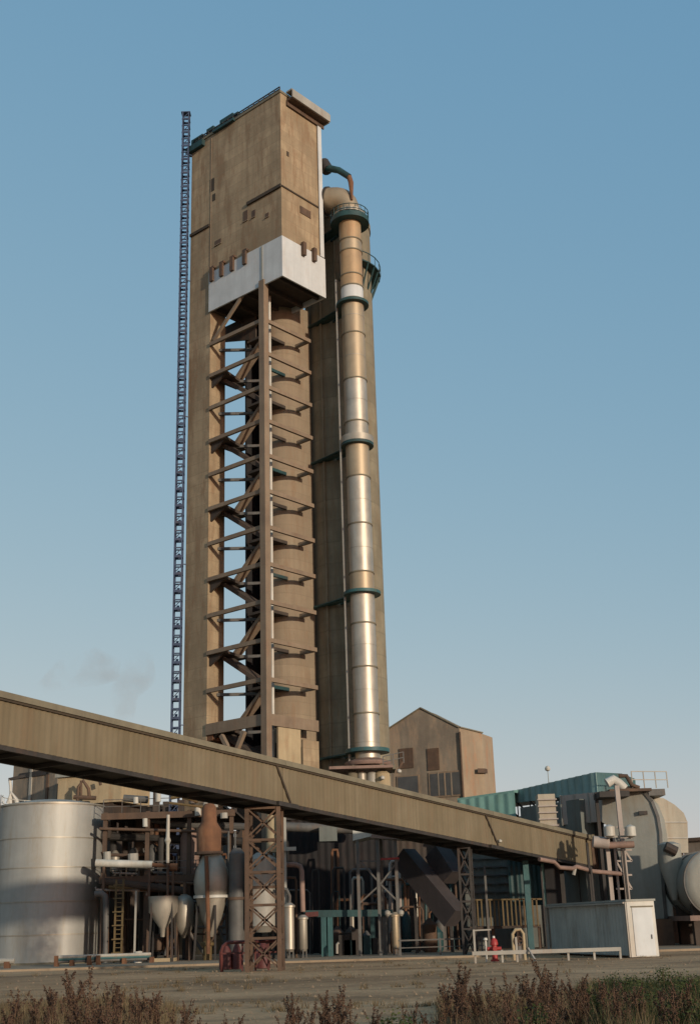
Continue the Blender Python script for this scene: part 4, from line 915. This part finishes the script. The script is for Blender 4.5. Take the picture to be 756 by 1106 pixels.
# stiffener flange on the elbow edge
edge = [on_plane(x, y, da - day * .05, day) for x, y in prof[:9]]
mb = MB()
for p, q in zip(edge, edge[1:]): mb.bar(p, q, .1, .25)
mb.build('edge_flange', 'grey_steel', du)
for (x, y) in ((694, 878),):
    p = on_plane(x, y, da - day * .1, day); MB().box(p.x - .35, p.x + .35, p.y - .1, p.y + .1, p.z - .15, p.z + .15).build('inspection_hatch', 'dark_steel', du)
p = gx(702, 101); MB().box(p.x - 1.6, p.x + 1.6, 99.8, 104, 0, at(702, 993, 101).z).build('foot', 'brown_steel', du)
# tan cowl behind
cw = thing('tan_cowl', 'sunlit cream-grey cowl with a rounded top behind the curved duct', 'duct', Zp(at(725, 900, 106), 0))
oc = at(725, 900, 105.5); nc = V(-.25, .97, 0).normalized()
prof = [(706, 861), (716, 862), (728, 869), (738, 878), (742, 888), (743, 921), (712, 922), (708, 890)]
mb = MB(); mb.prism([on_plane(x, y, oc, nc) for x, y in prof], nc * 3.5); mb.build('casing', 'cowl', cw, angle=50)
mb = MB()
for y in (888, 905): mb.bar(on_plane(711, y, oc - nc * .06, nc), on_plane(742, y, oc - nc * .06, nc), .08, .1)
mb.build('stiffeners', 'pale_vessel', cw)
p = gx(728, 107); MB().box(p.x - 1.3, p.x + 1.3, 106, 108.5, 0, at(728, 922, 107).z).build('support', 'brown_steel', cw)
# straight duct to the left
sdct = thing('straight_duct', 'grey-mauve level box duct running left from the curved duct, above the gallery', 'duct', Zp(at(640, 900, 106), 0))
a, b = at(606, 880, 107), at(678, 880, 103); ax = Zp(b - a, 0).normalized(); ay = V(-ax.y, ax.x, 0)
MB().box(0, Zp(b - a, 0).length, 0, 3, at(640, 888, 105).z, at(640, 856, 105).z, ax=ax, ay=ay, o=Zp(a, 0)).build('casing', 'duct_warm', sdct)
mb = MB()
for k in range(5): mb.box(k * 1.35, k * 1.35 + .1, -.08, 0, at(640, 889, 105).z, at(640, 855.5, 105).z, ax=ax, ay=ay, o=Zp(a, 0))
mb.build('stiffeners', 'duct', sdct)
for px in (612, 655): MB().bar(gx(px, 106), Zp(gx(px, 106), at(px, 889, 106).z), .35).build('leg', 'dark_steel', sdct)
cc = thing('cream_column', 'cream stair column left of the grey-mauve duct, above the gallery', 'column', gx(601, 103))
p = gx(601, 103); MB().box(p.x - .7, p.x + .7, 102.4, 104, at(601, 898, 103).z, at(601, 858, 103).z).build('shaft', 'pale_tan', cc); MB().box(p.x - .6, p.x + .6, 102.6, 103.8, 0, at(601, 898, 103).z).build('base', 'shade_black', cc)
mb = MB()
for k in range(5): z = at(601, 864 + k * 7, 103).z; mb.box(p.x - .8, p.x + .8, 102.2, 102.42, z - .05, z + .05)
mb.build('bands', 'duct_warm', cc)
# teal inclined conveyor
tc_ = thing('teal_conveyor', 'teal ribbed conveyor housing climbing to the right behind the gallery', 'conveyor', Zp(at(600, 860, 108), 0))
a, b = at(520, 868, 120), at(644, 846, 106); n = V(-(b - a).y, (b - a).x, 0).normalized() * -1
n = V((b - a).y, -(b - a).x, 0).normalized()
if n.y > 0: n = -n
za0, za1, zb0, zb1 = at(520, 872, 120).z, at(520, 862, 120).z, at(644, 856, 106).z, at(644, 834, 106).z
MB().sheet(a, b, za0, za1, zb0, zb1, n, .9, .14, .08).build('ribbed_side', 'teal_sheet', tc_)
mb = MB(); A_, B_ = Zp(a, 0), Zp(b, 0); bk = -n * 3
mb.hexa([A_ + Z * za0 - n * .1, B_ + Z * zb0 - n * .1, B_ + bk + Z * zb0, A_ + bk + Z * za0, A_ + Z * za1 - n * .1, B_ + Z * zb1 - n * .1, B_ + bk + Z * zb1, A_ + bk + Z * za1]); mb.build('housing', 'teal_sheet', tc_)
mb = MB(); mb.hexa([B_ + Z * zb0 - n * .1, at(659, 858, 106.5), at(659, 858, 106.5) + bk, B_ + bk + Z * zb0, B_ + Z * zb1 - n * .1, at(658, 840, 106.5), at(658, 840, 106.5) + bk, B_ + bk + Z * zb1]); mb.build('head_box', 'teal', tc_)
mb = MB(); dlt = b - a
for k in range(9):
    p = a + dlt * (k / 9); q = a + dlt * ((k + 1) / 9)
    z0 = za0 + (zb0 - za0) * k / 9; z1 = za0 + (zb0 - za0) * (k + 1) / 9
    mb.bar(Zp(p, z0), Zp(q, z1 - 1.3), .13); mb.bar(Zp(q, z1 - .05), Zp(q, z1 - 1.3), .1); mb.bar(Zp(p, z0 - 1.3), Zp(q, z1 - 1.3), .13)
mb.build('truss', 'dark_steel', tc_)
for k in (.1, .5, .9): p = a + dlt * k; MB().bar(Zp(p, 0) - n * 1, Zp(p, za0 + (zb0 - za0) * k) - n * 1, .4).build('leg', 'dark_steel', tc_)
MB().box(0, 8, 0, 2.5, 0, at(575, 872, 112).z, ax=Zp(b - a, 0).normalized(), ay=-n, o=Zp(at(562, 880, 112), 0)).build('lower_house', 'grey_clad', tc_)
tr2 = thing('teal_shed', 'small bright green-teal roofed shed behind the gallery, left of the climbing conveyor', 'shed', Zp(at(525, 870, 116), 0))
a, b = at(494, 870, 117), at(556, 870, 114); ax = Zp(b - a, 0).normalized(); ay = V(-ax.y, ax.x, 0); L_ = Zp(b - a, 0).length
zt_ = at(525, 862, 115.5).z; zb_ = at(525, 876, 115.5).z
MB().sheet(Zp(a, 0), Zp(b, 0), 0, zt_, 0, zt_ + .3, -ay, .9, .1, .06).build('side_cladding', 'teal_bright', tr2)
MB().hexa([Zp(a, zt_), Zp(b, zt_ + .3), Zp(b, zt_ + .3) + ay * 4, Zp(a, zt_) + ay * 4, Zp(a, zt_ + .2), Zp(b, zt_ + .5), Zp(b, zt_ + .9) + ay * 4, Zp(a, zt_ + .7) + ay * 4]).build('roof', 'teal_bright', tr2)
# white machinery on top near the conveyor head
wm = thing('head_machinery', 'white and grey drive machinery on a railed platform above the curved duct', 'machinery', Zp(at(680, 850, 103), 0))
P = lambda px, py, Y=102.5: at(px, py, Y)
MB().tube([P(655, 846), P(662, 842), P(668, 846), P(674, 852)], .4, 12).build('drive_pipe', 'white', wm)
MB().box(P(655, 850).x, P(700, 850).x, 101.5, 104.5, P(680, 856).z, P(680, 853).z).build('platform', 'brown_steel', wm)
MB().box(P(644, 857).x, P(676, 857).x, 101.3, 104, P(660, 862).z, P(660, 856).z).build('drive_base', 'dark_steel', wm)
mb = MB(); handrail(mb, [P(683, 851), P(721, 851, 103.5)], 1.35, 1.0, .04); mb.build('handrail', 'pale_vessel', wm)
MB().tube([P(668, 838), P(676, 838), P(682, 848), P(690, 851)], .18, 10).build('conduit', 'brown_steel', wm)
for px in (658, 697): MB().bar(gx(px, 103), Zp(gx(px, 103), P(px, 855).z), .25).build('leg', 'dark_steel', wm)
MB().box(P(702, 851).x, P(720, 851).x, 103.3, 106, P(710, 858).z, P(710, 851).z).build('end_platform', 'grey_steel', wm)
# white tanks on the service mast
for i, (px, lab) in enumerate(((658, 'left of the pair of small white tanks strapped to the service mast'), (680.5, 'right of the pair of small white tanks strapped to the service mast'))):
    o = thing('white_cylinder', lab, 'tank', at(px, 908, 96.4), 'small white tanks on the service mast')
    MB().lathe([(.1, at(px, 905, 96.4).z), (.42, at(px, 903, 96.4).z), (.42, at(px, 893, 96.4).z), (.1, at(px, 890.5, 96.4).z)], at(px, 900, 96.4).x, 96.4, 18).build('shell', 'white', o)
    MB().bar(at(px, 905, 96.4), at(px, 905, 98), .1).build('bracket', 'grey_steel', o)
mp = thing('cross_pipe', 'pinkish-mauve level pipes crossing the gallery end at the service mast', 'pipe', Zp(at(665, 912, 97), 0))
MB().tube([P(640, 909, 97), P(657, 911, 97)], .45, 14).build('wide_pipe', 'duct_warm', mp); MB().tube([P(657, 913, 97), P(684, 912, 97)], .26, 12).build('narrow_pipe', 'pink_pipe', mp)
MB().bar(P(655, 904, 97), P(684, 903, 97), .14).build('rail', 'pale_vessel', mp)
for px in (643, 682): MB().bar(gx(px, 97.2), Zp(gx(px, 97.2), at(px, 910, 97.2).z), .16).build('post', 'dark_steel', mp)
sp = thing('steam_pipe', 'thin pale pipe with a kink slung under the right end of the gallery', 'pipe', Zp(at(600, 935, 94), 0))
MB().tube([P(582, 928, 94), P(598, 931, 95), P(604, 937, 95.3), P(618, 938, 96), P(622, 936, 96.1), P(640, 941, 97), P(672, 944, 97.5)], .16, 10).build('pipe_run', 'pink_pipe', sp)
MB().tube([P(621, 936, 96.1), P(619, 945, 96.1)], .14, 8).build('drop_leg', 'pale_vessel', sp)
for px in (590, 645): MB().bar(gx(px, 96.5), Zp(gx(px, 96.5), at(px, 936, 96.5).z), .14).build('post', 'dark_steel', sp)
# big drum at the right edge
dm = thing('rotary_drum', 'large grey horizontal drum with a pale domed end at the right edge', 'drum vessel', Zp(at(735, 960, 92), 0))
c0_ = at(753, 955, 102); c1_ = at(794, 958, 91); dirv = (c1_ - c0_); dirv.z = 0; dirv.normalize(); zc = (at(735, 916, 93).z + at(735, 992, 93).z) / 2; rdr = (at(735, 916, 93).z - at(735, 992, 93).z) / 2
def D(t, r=0): return Zp(c0_, zc) + dirv * t
MB().tube([D(-1.2), D(-1.0), D(6.2)], [rdr * .96, rdr, rdr], 56).build('shell', 'duct', dm)
MB().tube([D(6.2), D(6.35), D(6.6), D(6.75)], [rdr, rdr * .95, rdr * .75, rdr * .2], 56).build('domed_end', 'drum_end', dm)
for t_ in (-.2, 2.6, 6.1): MB().tube([D(t_ - .12), D(t_ + .12)], rdr + .08, 56).build('hoop', 'grey_steel', dm)
for t_ in (.3, 5.2):
    p = D(t_); MB().box(-.35, .35, -rdr * .8, rdr * .8, 0, zc - rdr * .55, ax=dirv, ay=V(-dirv.y, dirv.x, 0), o=Zp(p, 0)).build('saddle', 'dark_brown', dm)
MB().box(-1.5, 7.2, -rdr * 1.05, -rdr * .7, zc - rdr * 1.08, zc - rdr * .93, ax=dirv, ay=V(-dirv.y, dirv.x, 0), o=Zp(D(0), 0)).build('walkway', 'pink_pipe', dm)
MB().box(-1.5, 7.2, rdr * .7, rdr * 1.05, zc - rdr * 1.08, zc - rdr * .93, ax=dirv, ay=V(-dirv.y, dirv.x, 0), o=Zp(D(0), 0)).build('walkway', 'pink_pipe', dm)
p = at(722, 915, 99); MB().lathe([(.2, p.z - 4), (.9, p.z - 1.5), (.9, p.z + .2), (.4, p.z + .4)], p.x, 99, 18).build('inlet_cone', 'duct', dm)
p = at(718, 914, 98); MB().tube([p, at(730, 920, 98)], .4, 10).build('drive_motor', 'dark_steel', dm)

# small platforms round the stack foot, above the gallery
sf = thing('stack_platform', 'pale railed platform and small bins at the foot of the metal stack', 'platform', Zp(at(400, 835, 112), 0))
P = lambda px, py, Y=112: at(px, py, Y)
MB().box(P(356, 832).x, P(424, 832).x, 110.5, 115, P(390, 832).z, P(390, 829).z).build('deck', 'pink_pipe', sf)
for px, r_, mt in ((402, .5, 'pale_vessel'), (413, .75, 'tan_clad'), (391, .45, 'metal_dull'), (381, .5, 'gallery_trim')): MB().lathe([(r_, P(px, 870).z), (r_, P(px, 836).z), (r_ * .6, P(px, 833).z)], P(px, 850).x, 112, 16).build('bin', mt, sf)
mb = MB(); handrail(mb, [P(414, 829), P(436, 824)], 1.0, .9, .04); mb.build('handrail', 'grey_steel', sf)
MB().bar(P(428, 835), P(435, 823), .15).build('strut', 'brown_steel', sf)
for px in (360, 420): MB().bar(gx(px, 112.5), Zp(gx(px, 112.5), P(px, 832).z), .4).build('leg', 'dark_steel', sf)
for i, (px, py) in enumerate(((431, 833), (413, 840))):
    p = at(px, py, 111); MB().lathe([(.05, p.z - .2), (.2, p.z - .1), (.22, p.z + .08), (.05, p.z + .2)], p.x, 111, 12).build('globe_lamp', 'white', sf)
# lamp seen as a white dot over the right roofs
lp = thing('lamp_post', 'slender lamp post with a round white head above the climbing teal conveyor', 'lamp', gx(590, 130))
p = at(591, 830, 130); MB().tube([V(p.x, 130, 0), V(p.x, 130, p.z)], [.09, .035], 8).build('pole', 'duct', lp)
MB().lathe([(.06, p.z - .3), (.26, p.z - .18), (.3, p.z), (.2, p.z + .2), (.04, p.z + .28)], p.x, 130, 16).build('lamp_head', 'white', lp)

# ------------------------------------------------------------------ smoke plume far behind
def smoke():
    m = bpy.data.materials.new('thin_smoke'); m.use_nodes = True; nt = m.node_tree; N, L = nt.nodes, nt.links; N.clear()
    out = N.new('ShaderNodeOutputMaterial'); pv_ = N.new('ShaderNodeVolumePrincipled'); L.new(pv_.outputs[0], out.inputs['Volume'])
    pv_.inputs['Color'].default_value = (.75, .62, .52, 1)
    geo = N.new('ShaderNodeNewGeometry').outputs['Position']; f = noise_tex(N, L, geo, .12, detail=5, rough=.65)
    r = ramp(N, [(.44, (0, 0, 0)), (.68, (.06, .06, .06))]); L.new(f, r.inputs[0]); L.new(r.outputs[0], pv_.inputs['Density'])
    return m
M['smoke'] = smoke()
for pts, rr, lab in ((((135, 775, 260), (134, 750, 262), (148, 728, 264), (152, 708, 266)), (2.2, 3.2, 4.6, 3.0), 'faint brownish smoke puff rising above the gallery left of the mast'), (((45, 745, 300), (70, 728, 300), (105, 720, 300), (130, 724, 300)), (2.0, 4.0, 5.0, 2.6), 'faint grey smoke trail drifting above the left end of the gallery')):
    o = MB().tube([at(*p) for p in pts], rr, 16).build('smoke_plume', 'smoke', None); tag(o, lab, 'smoke', kind='stuff')

# ------------------------------------------------------------------ weeds
def leafmat(name, cols, rough=.8):
    m, nt, B, N, L = nodes(name)
    oi = N.new('ShaderNodeNewGeometry').outputs['Position']; f = noise_tex(N, L, oi, 7.0, detail=3)
    r = ramp(N, [(.25 + .5 * i / (len(cols) - 1), c) for i, c in enumerate(cols)]); L.new(f, r.inputs[0]); L.new(r.outputs[0], B.inputs['Base Color'])
    B.inputs['Roughness'].default_value = rough; B.inputs['Specular IOR Level'].default_value = .2
    return m
M['dock'] = leafmat('dock_seed', [(.045, .027, .020), (.085, .048, .032), (.13, .085, .055)])
M['dock_stem'] = leafmat('dry_stem', [(.10, .06, .035), (.2, .13, .075)])
M['dry_grass'] = leafmat('dry_grass', [(.055, .04, .022), (.135, .098, .052), (.21, .16, .09)])
M['green_grass'] = leafmat('green_grass', [(.018, .025, .010), (.04, .05, .018), (.075, .075, .03)])
M['bush'] = leafmat('bush_leaf', [(.018, .03, .01), (.04, .06, .018), (.09, .09, .03)])
def dock(h, rg, big=1.0):
    seed, stem = MB(), MB()
    def spike(p, q, rad, n):
        d = q - p
        for i in range(n):
            t = rg.random(); c = p + d * t + V(rg.gauss(0, 1), rg.gauss(0, 1), rg.gauss(0, .6)) * rad * (1.1 - .8 * t)
            s = rg.uniform(.010, .022) * big; a = V(rg.gauss(0, 1), rg.gauss(0, 1), rg.gauss(0, 1)).normalized(); b = a.cross(V(rg.gauss(0, 1), rg.gauss(0, 1), rg.gauss(0, 1))).normalized()
            seed.add([c - a * s, c + b * s * .7, c + a * s, c - b * s * .7], [(0, 1, 2, 3)])
    for k in range(rg.choice((2, 3, 4))):
        lean = V(rg.gauss(0, .12), rg.gauss(0, .12), 1); base = V(rg.gauss(0, .06), rg.gauss(0, .06), 0); hh = h * rg.uniform(.72, 1.0) if k else h
        top = base + lean * hh
        stem.tube([base, base + lean * hh * .5 + V(rg.gauss(0, .02), rg.gauss(0, .02), 0), top], [.012, .009, .004], 5)
        spike(base + lean * hh * .55, top, .035, 150)
        for j in range(rg.randint(4, 7)):
            t = rg.uniform(.4, .85); a0 = rg.uniform(0, 6.28); p = base + lean * hh * t; L_ = hh * rg.uniform(.14, .3)
            q = p + V(math.cos(a0) * .45, math.sin(a0) * .45, .9) * L_
            stem.tube([p, q], [.006, .003], 4); spike(p + (q - p) * .15, q, .028, 70)
        for j in range(3):
            a0 = rg.uniform(0, 6.28); p = base + lean * hh * rg.uniform(.05, .35); d = V(math.cos(a0), math.sin(a0), .5); w = V(-math.sin(a0), math.cos(a0), 0) * .03
            seed.add([p, p + d * .12 + w, p + d * .28 - Z * .06, p + d * .12 - w], [(0, 1, 2, 3)])
    return seed, stem
rg = random.Random(3)
protos = []
for i in range(5): protos.append(dock(1.5, rg))
protos = [(s.v, s.f, t.v, t.f) for s, t in protos]
meshes = {}
def put_dock(i, px, topy, Y, label, group):
    X = at(px, topy, Y).x; h = at(px, topy, Y).z
    r = bpy.data.objects.new('dock_plant', None); COL.objects.link(r); r.location = (X, Y, 0); r.rotation_euler = (0, 0, rg.uniform(0, 6.28)); k = h / 1.5
    r.scale = (k * rg.uniform(.9, 1.2),) * 2 + (k,)
    tag(r, label, 'weed', group)
    for nm, vi, fi, mt in (('seed_heads', 0, 1, 'dock'), ('stems', 2, 3, 'dock_stem')):
        key = (i, nm)
        if key not in meshes:
            me = bpy.data.meshes.new(nm); me.from_pydata(protos[i][vi], [], protos[i][fi]); me.materials.append(M[mt]); meshes[key] = me
        o = bpy.data.objects.new(nm, meshes[key]); COL.objects.link(o); o.parent = r
    return r
GD = 'dry dock stalks in the verge'
put_dock(0, 96, 1043, 24, 'tallest red-brown dock stalk standing alone at the lower left before the tank', None)
put_dock(1, 490, 1038, 24, 'tallest red-brown dock stalk right of centre at the yard edge', None)
for px, ty, Y in ((20, 1075, 22), (38, 1070, 24), (58, 1072, 21), (74, 1066, 23), (108, 1064, 22), (118, 1072, 20), (133, 1068, 23), (147, 1074, 21), (160, 1067, 24), (172, 1068, 22), (104, 1078, 19), (186, 1088, 20), (3, 1084, 20), (88, 1080, 19), (120, 1060, 27)):
    put_dock(rg.randrange(5), px, ty, Y, 'red-brown dock stalk in the thick row along the lower left verge', 'dock stalks along the lower left verge')
for px, ty, Y in ((214, 1084, 21), (262, 1094, 21), (317, 1070, 23), (328, 1082, 21), (347, 1072, 23), (362, 1064, 24), (376, 1074, 22), (398, 1086, 20), (300, 1092, 19), (440, 1082, 22), (455, 1090, 20)):
    put_dock(rg.randrange(5), px, ty, Y, 'thin red-brown dock stalk among the sparse ones at the lower middle', 'sparse dock stalks at the lower middle')
for px, ty, Y in ((478, 1062, 23), (500, 1058, 22), (516, 1064, 24), (530, 1056, 23), (546, 1050, 25), (562, 1042, 24), (574, 1056, 22), (588, 1046, 25), (604, 1058, 22), (616, 1064, 21), (556, 1070, 19), (632, 1050, 24), (650, 1058, 22), (664, 1066, 20), (598, 1078, 18), (540, 1080, 18), (690, 1060, 22), (720, 1066, 20), (744, 1056, 22)):
    put_dock(rg.randrange(5), px, ty, Y, 'red-brown dock stalk in the dense growth along the lower right verge', 'dock stalks along the lower right verge')
# leafy bushes at the lower right
def bush(px, topy, Y, w, label, dens=1):
    X = at(px, topy, Y).x; h = at(px, topy, Y).z; leaf, stem = MB(), MB()
    r = thing('bush', label, 'bush', (X, Y, 0))
    for k in range(26):
        a0 = rg.uniform(0, 6.28); q = rg.random() ** .6; tip = V(X + math.cos(a0) * w * q, Y + math.sin(a0) * w * q, h * (1 - .45 * q * q) * rg.uniform(.75, 1))
        b = V(X + rg.gauss(0, .08), Y + rg.gauss(0, .08), 0); mid = b.lerp(tip, .5) + V(0, 0, .12)
        stem.tube([b, mid, tip], [.013, .009, .003], 4)
        for j in range(int(95 * dens)):
            t = rg.uniform(.15, 1.02); c = b.lerp(mid, t * 2) if t < .5 else mid.lerp(tip, t * 2 - 1)
            c = c + V(rg.gauss(0, .07), rg.gauss(0, .07), rg.gauss(0, .06)); s = rg.uniform(.018, .045)
            a = V(rg.gauss(0, 1), rg.gauss(0, 1), rg.gauss(0, .5)).normalized(); bb = a.cross(V(rg.gauss(0, 1), rg.gauss(0, 1), rg.gauss(0, 1))).normalized()
            leaf.add([c - a * s, c + bb * s * .45, c + a * s, c - bb * s * .45], [(0, 1, 2, 3)])
    leaf.build('foliage', 'bush', r); stem.build('stems', 'dock_stem', r)
for px, ty, Y, w, lab in ((712, 1040, 34, 1.0, 'tallest green bush at the lower right, in front of the drum'), (668, 1050, 36, .9, 'green bush below the white end of the shed'), (748, 1050, 30, .9, 'green bush cut by the right edge of the picture'), (640, 1064, 26, .7, 'low green bush among docks left of the white-ended shed'), (690, 1062, 25, .8, 'low broad green bush in front of the tallest one'), (728, 1070, 22, .7, 'dark low green bush in the bottom right corner'), (580, 1084, 20, .6, 'low green bush at the bottom between the right docks'), (430, 1092, 20, .5, 'low green bush alone near the bottom centre'), (395, 1097, 19, .4, 'smallest green bush at the bottom centre')):
    bush(px, ty, Y, w, lab)
# grasses
def grass(name, mat, n, f, label):
    g_ = MB(); c = 0
    while c < n:
        px = rg.uniform(-30, 790); Y = rg.uniform(15, 46); hmax = f(px, Y)
        if hmax <= 0.02: c += 1; continue
        c += 1
        p = gx(px, Y); clump = .5 + .7 * max(0, noise.noise(V(p.x * .9, p.y * .9, 3)) + .35)
        for j in range(5):
            b = p + V(rg.gauss(0, .05), rg.gauss(0, .05), -.03); h = hmax * clump * rg.uniform(.5, 1.1); a0 = rg.uniform(0, 6.28); d = V(math.cos(a0), math.sin(a0), 0); w = V(-d.y, d.x, 0) * rg.uniform(.004, .011); bend = rg.uniform(.1, .5) * h
            g_.add([b - w, b + w, b + d * bend * .3 + w * .8 + Z * h * .6, b + d * bend * .3 - w * .8 + Z * h * .6, b + d * bend + Z * h], [(0, 1, 2, 3), (3, 2, 4)])
    o = g_.build(name, mat); tag(o, label, 'grass', kind='stuff'); return o
def fdry(px, Y):
    k = 1.25 if px < 190 else (.9 if px < 470 else 1.15)
    lim = (44 if px < 190 else (24 if px < 470 else 40)) + 7 * noise.noise(V(px * .02, 1, 2))
    return k * max(0, 1 - (Y - 15) / (lim - 15)) ** .35 if Y < lim else 0
def fgreen(px, Y):
    if px < 370: return 0
    k = .9 if px < 480 else (1.15 if px > 620 else .95); lim = 25 if px < 480 else (34 if px < 620 else 46)
    return k * max(0, 1 - (Y - 15) / (lim - 15)) ** .35 if Y < lim else 0
grass('dry_grass', 'dry_grass', 20000, fdry, 'tangled dry straw-coloured grass along the bottom verge')
grass('green_grass', 'green_grass', 14000, fgreen, 'dark green grass thickening towards the bottom right corner')
def tufts():
    g_ = MB()
    for i in range(420):
        Y = 38 + 47 * rg.random() ** 1.6; p = gx(rg.uniform(-20, 780), Y)
        if noise.noise(V(p.x * .12, p.y * .12, 9)) < -.02: continue
        hh = rg.uniform(.08, .32)
        for j in range(rg.randint(14, 34)):
            b = p + V(rg.gauss(0, .12), rg.gauss(0, .12), -.03); h = hh * rg.uniform(.5, 1.1); a0 = rg.uniform(0, 6.28); d = V(math.cos(a0), math.sin(a0), 0); w = V(-d.y, d.x, 0) * .012
            g_.add([b - w, b + w, b + d * h * .5 + Z * h], [(0, 1, 2)])
    o = g_.build('weed_tufts', 'dry_grass'); tag(o, 'small dry weed tufts dotted over the bare yard', 'grass', kind='stuff')
tufts()

# ------------------------------------------------------------------ light, sky, output
AZ, EL = 36.0, 9.5      # sun to the right behind the viewer, low
sdir = V(math.sin(R(AZ)) * math.cos(R(EL)), -math.cos(R(AZ)) * math.cos(R(EL)), math.sin(R(EL)))
sl = bpy.data.lights.new('sun', 'SUN'); sl.energy = 2.7; sl.angle = R(1.5); sl.color = (1.0, .86, .69)
so = bpy.data.objects.new('sun', sl); COL.objects.link(so); so.rotation_euler = sdir.to_track_quat('Z', 'Y').to_euler(); so.location = (60, -80, 60)
wd = bpy.data.worlds.new('World'); sc.world = wd; wd.use_nodes = True; N, L = wd.node_tree.nodes, wd.node_tree.links
bg = N['Background']; sky = N.new('ShaderNodeTexSky'); sky.sky_type = 'NISHITA'; sky.sun_disc = False
sky.sun_elevation = R(EL); sky.sun_rotation = math.atan2(sdir.x, sdir.y)
sky.air_density = 1.0; sky.dust_density = .6; sky.ozone_density = 1.0; sky.altitude = 0
sp_ = N.new('ShaderNodeSeparateColor'); cb_ = N.new('ShaderNodeCombineColor'); L.new(sky.outputs[0], sp_.inputs[0])
for i_, (a_, g_) in enumerate(((1.02, .68), (1.58, .37), (2.27, .17))):   # hazy summer air: flattens the span between zenith and horizon
    p_ = N.new('ShaderNodeMath'); p_.operation = 'POWER'; p_.inputs[1].default_value = g_; L.new(sp_.outputs[i_], p_.inputs[0])
    m_ = N.new('ShaderNodeMath'); m_.operation = 'MULTIPLY'; m_.inputs[1].default_value = a_; L.new(p_.outputs[0], m_.inputs[0]); L.new(m_.outputs[0], cb_.inputs[i_])
L.new(cb_.outputs[0], bg.inputs[0]); bg.inputs[1].default_value = .15
sc.view_settings.view_transform = 'Standard'; sc.view_settings.look = 'None'; sc.view_settings.exposure = .32; sc.view_settings.gamma = 1
sc.render.engine = 'CYCLES'; sc.cycles.max_bounces = 5; sc.cycles.volume_bounces = 0; sc.cycles.use_denoising = True
sc.render.resolution_x = 699; sc.render.resolution_y = 1024
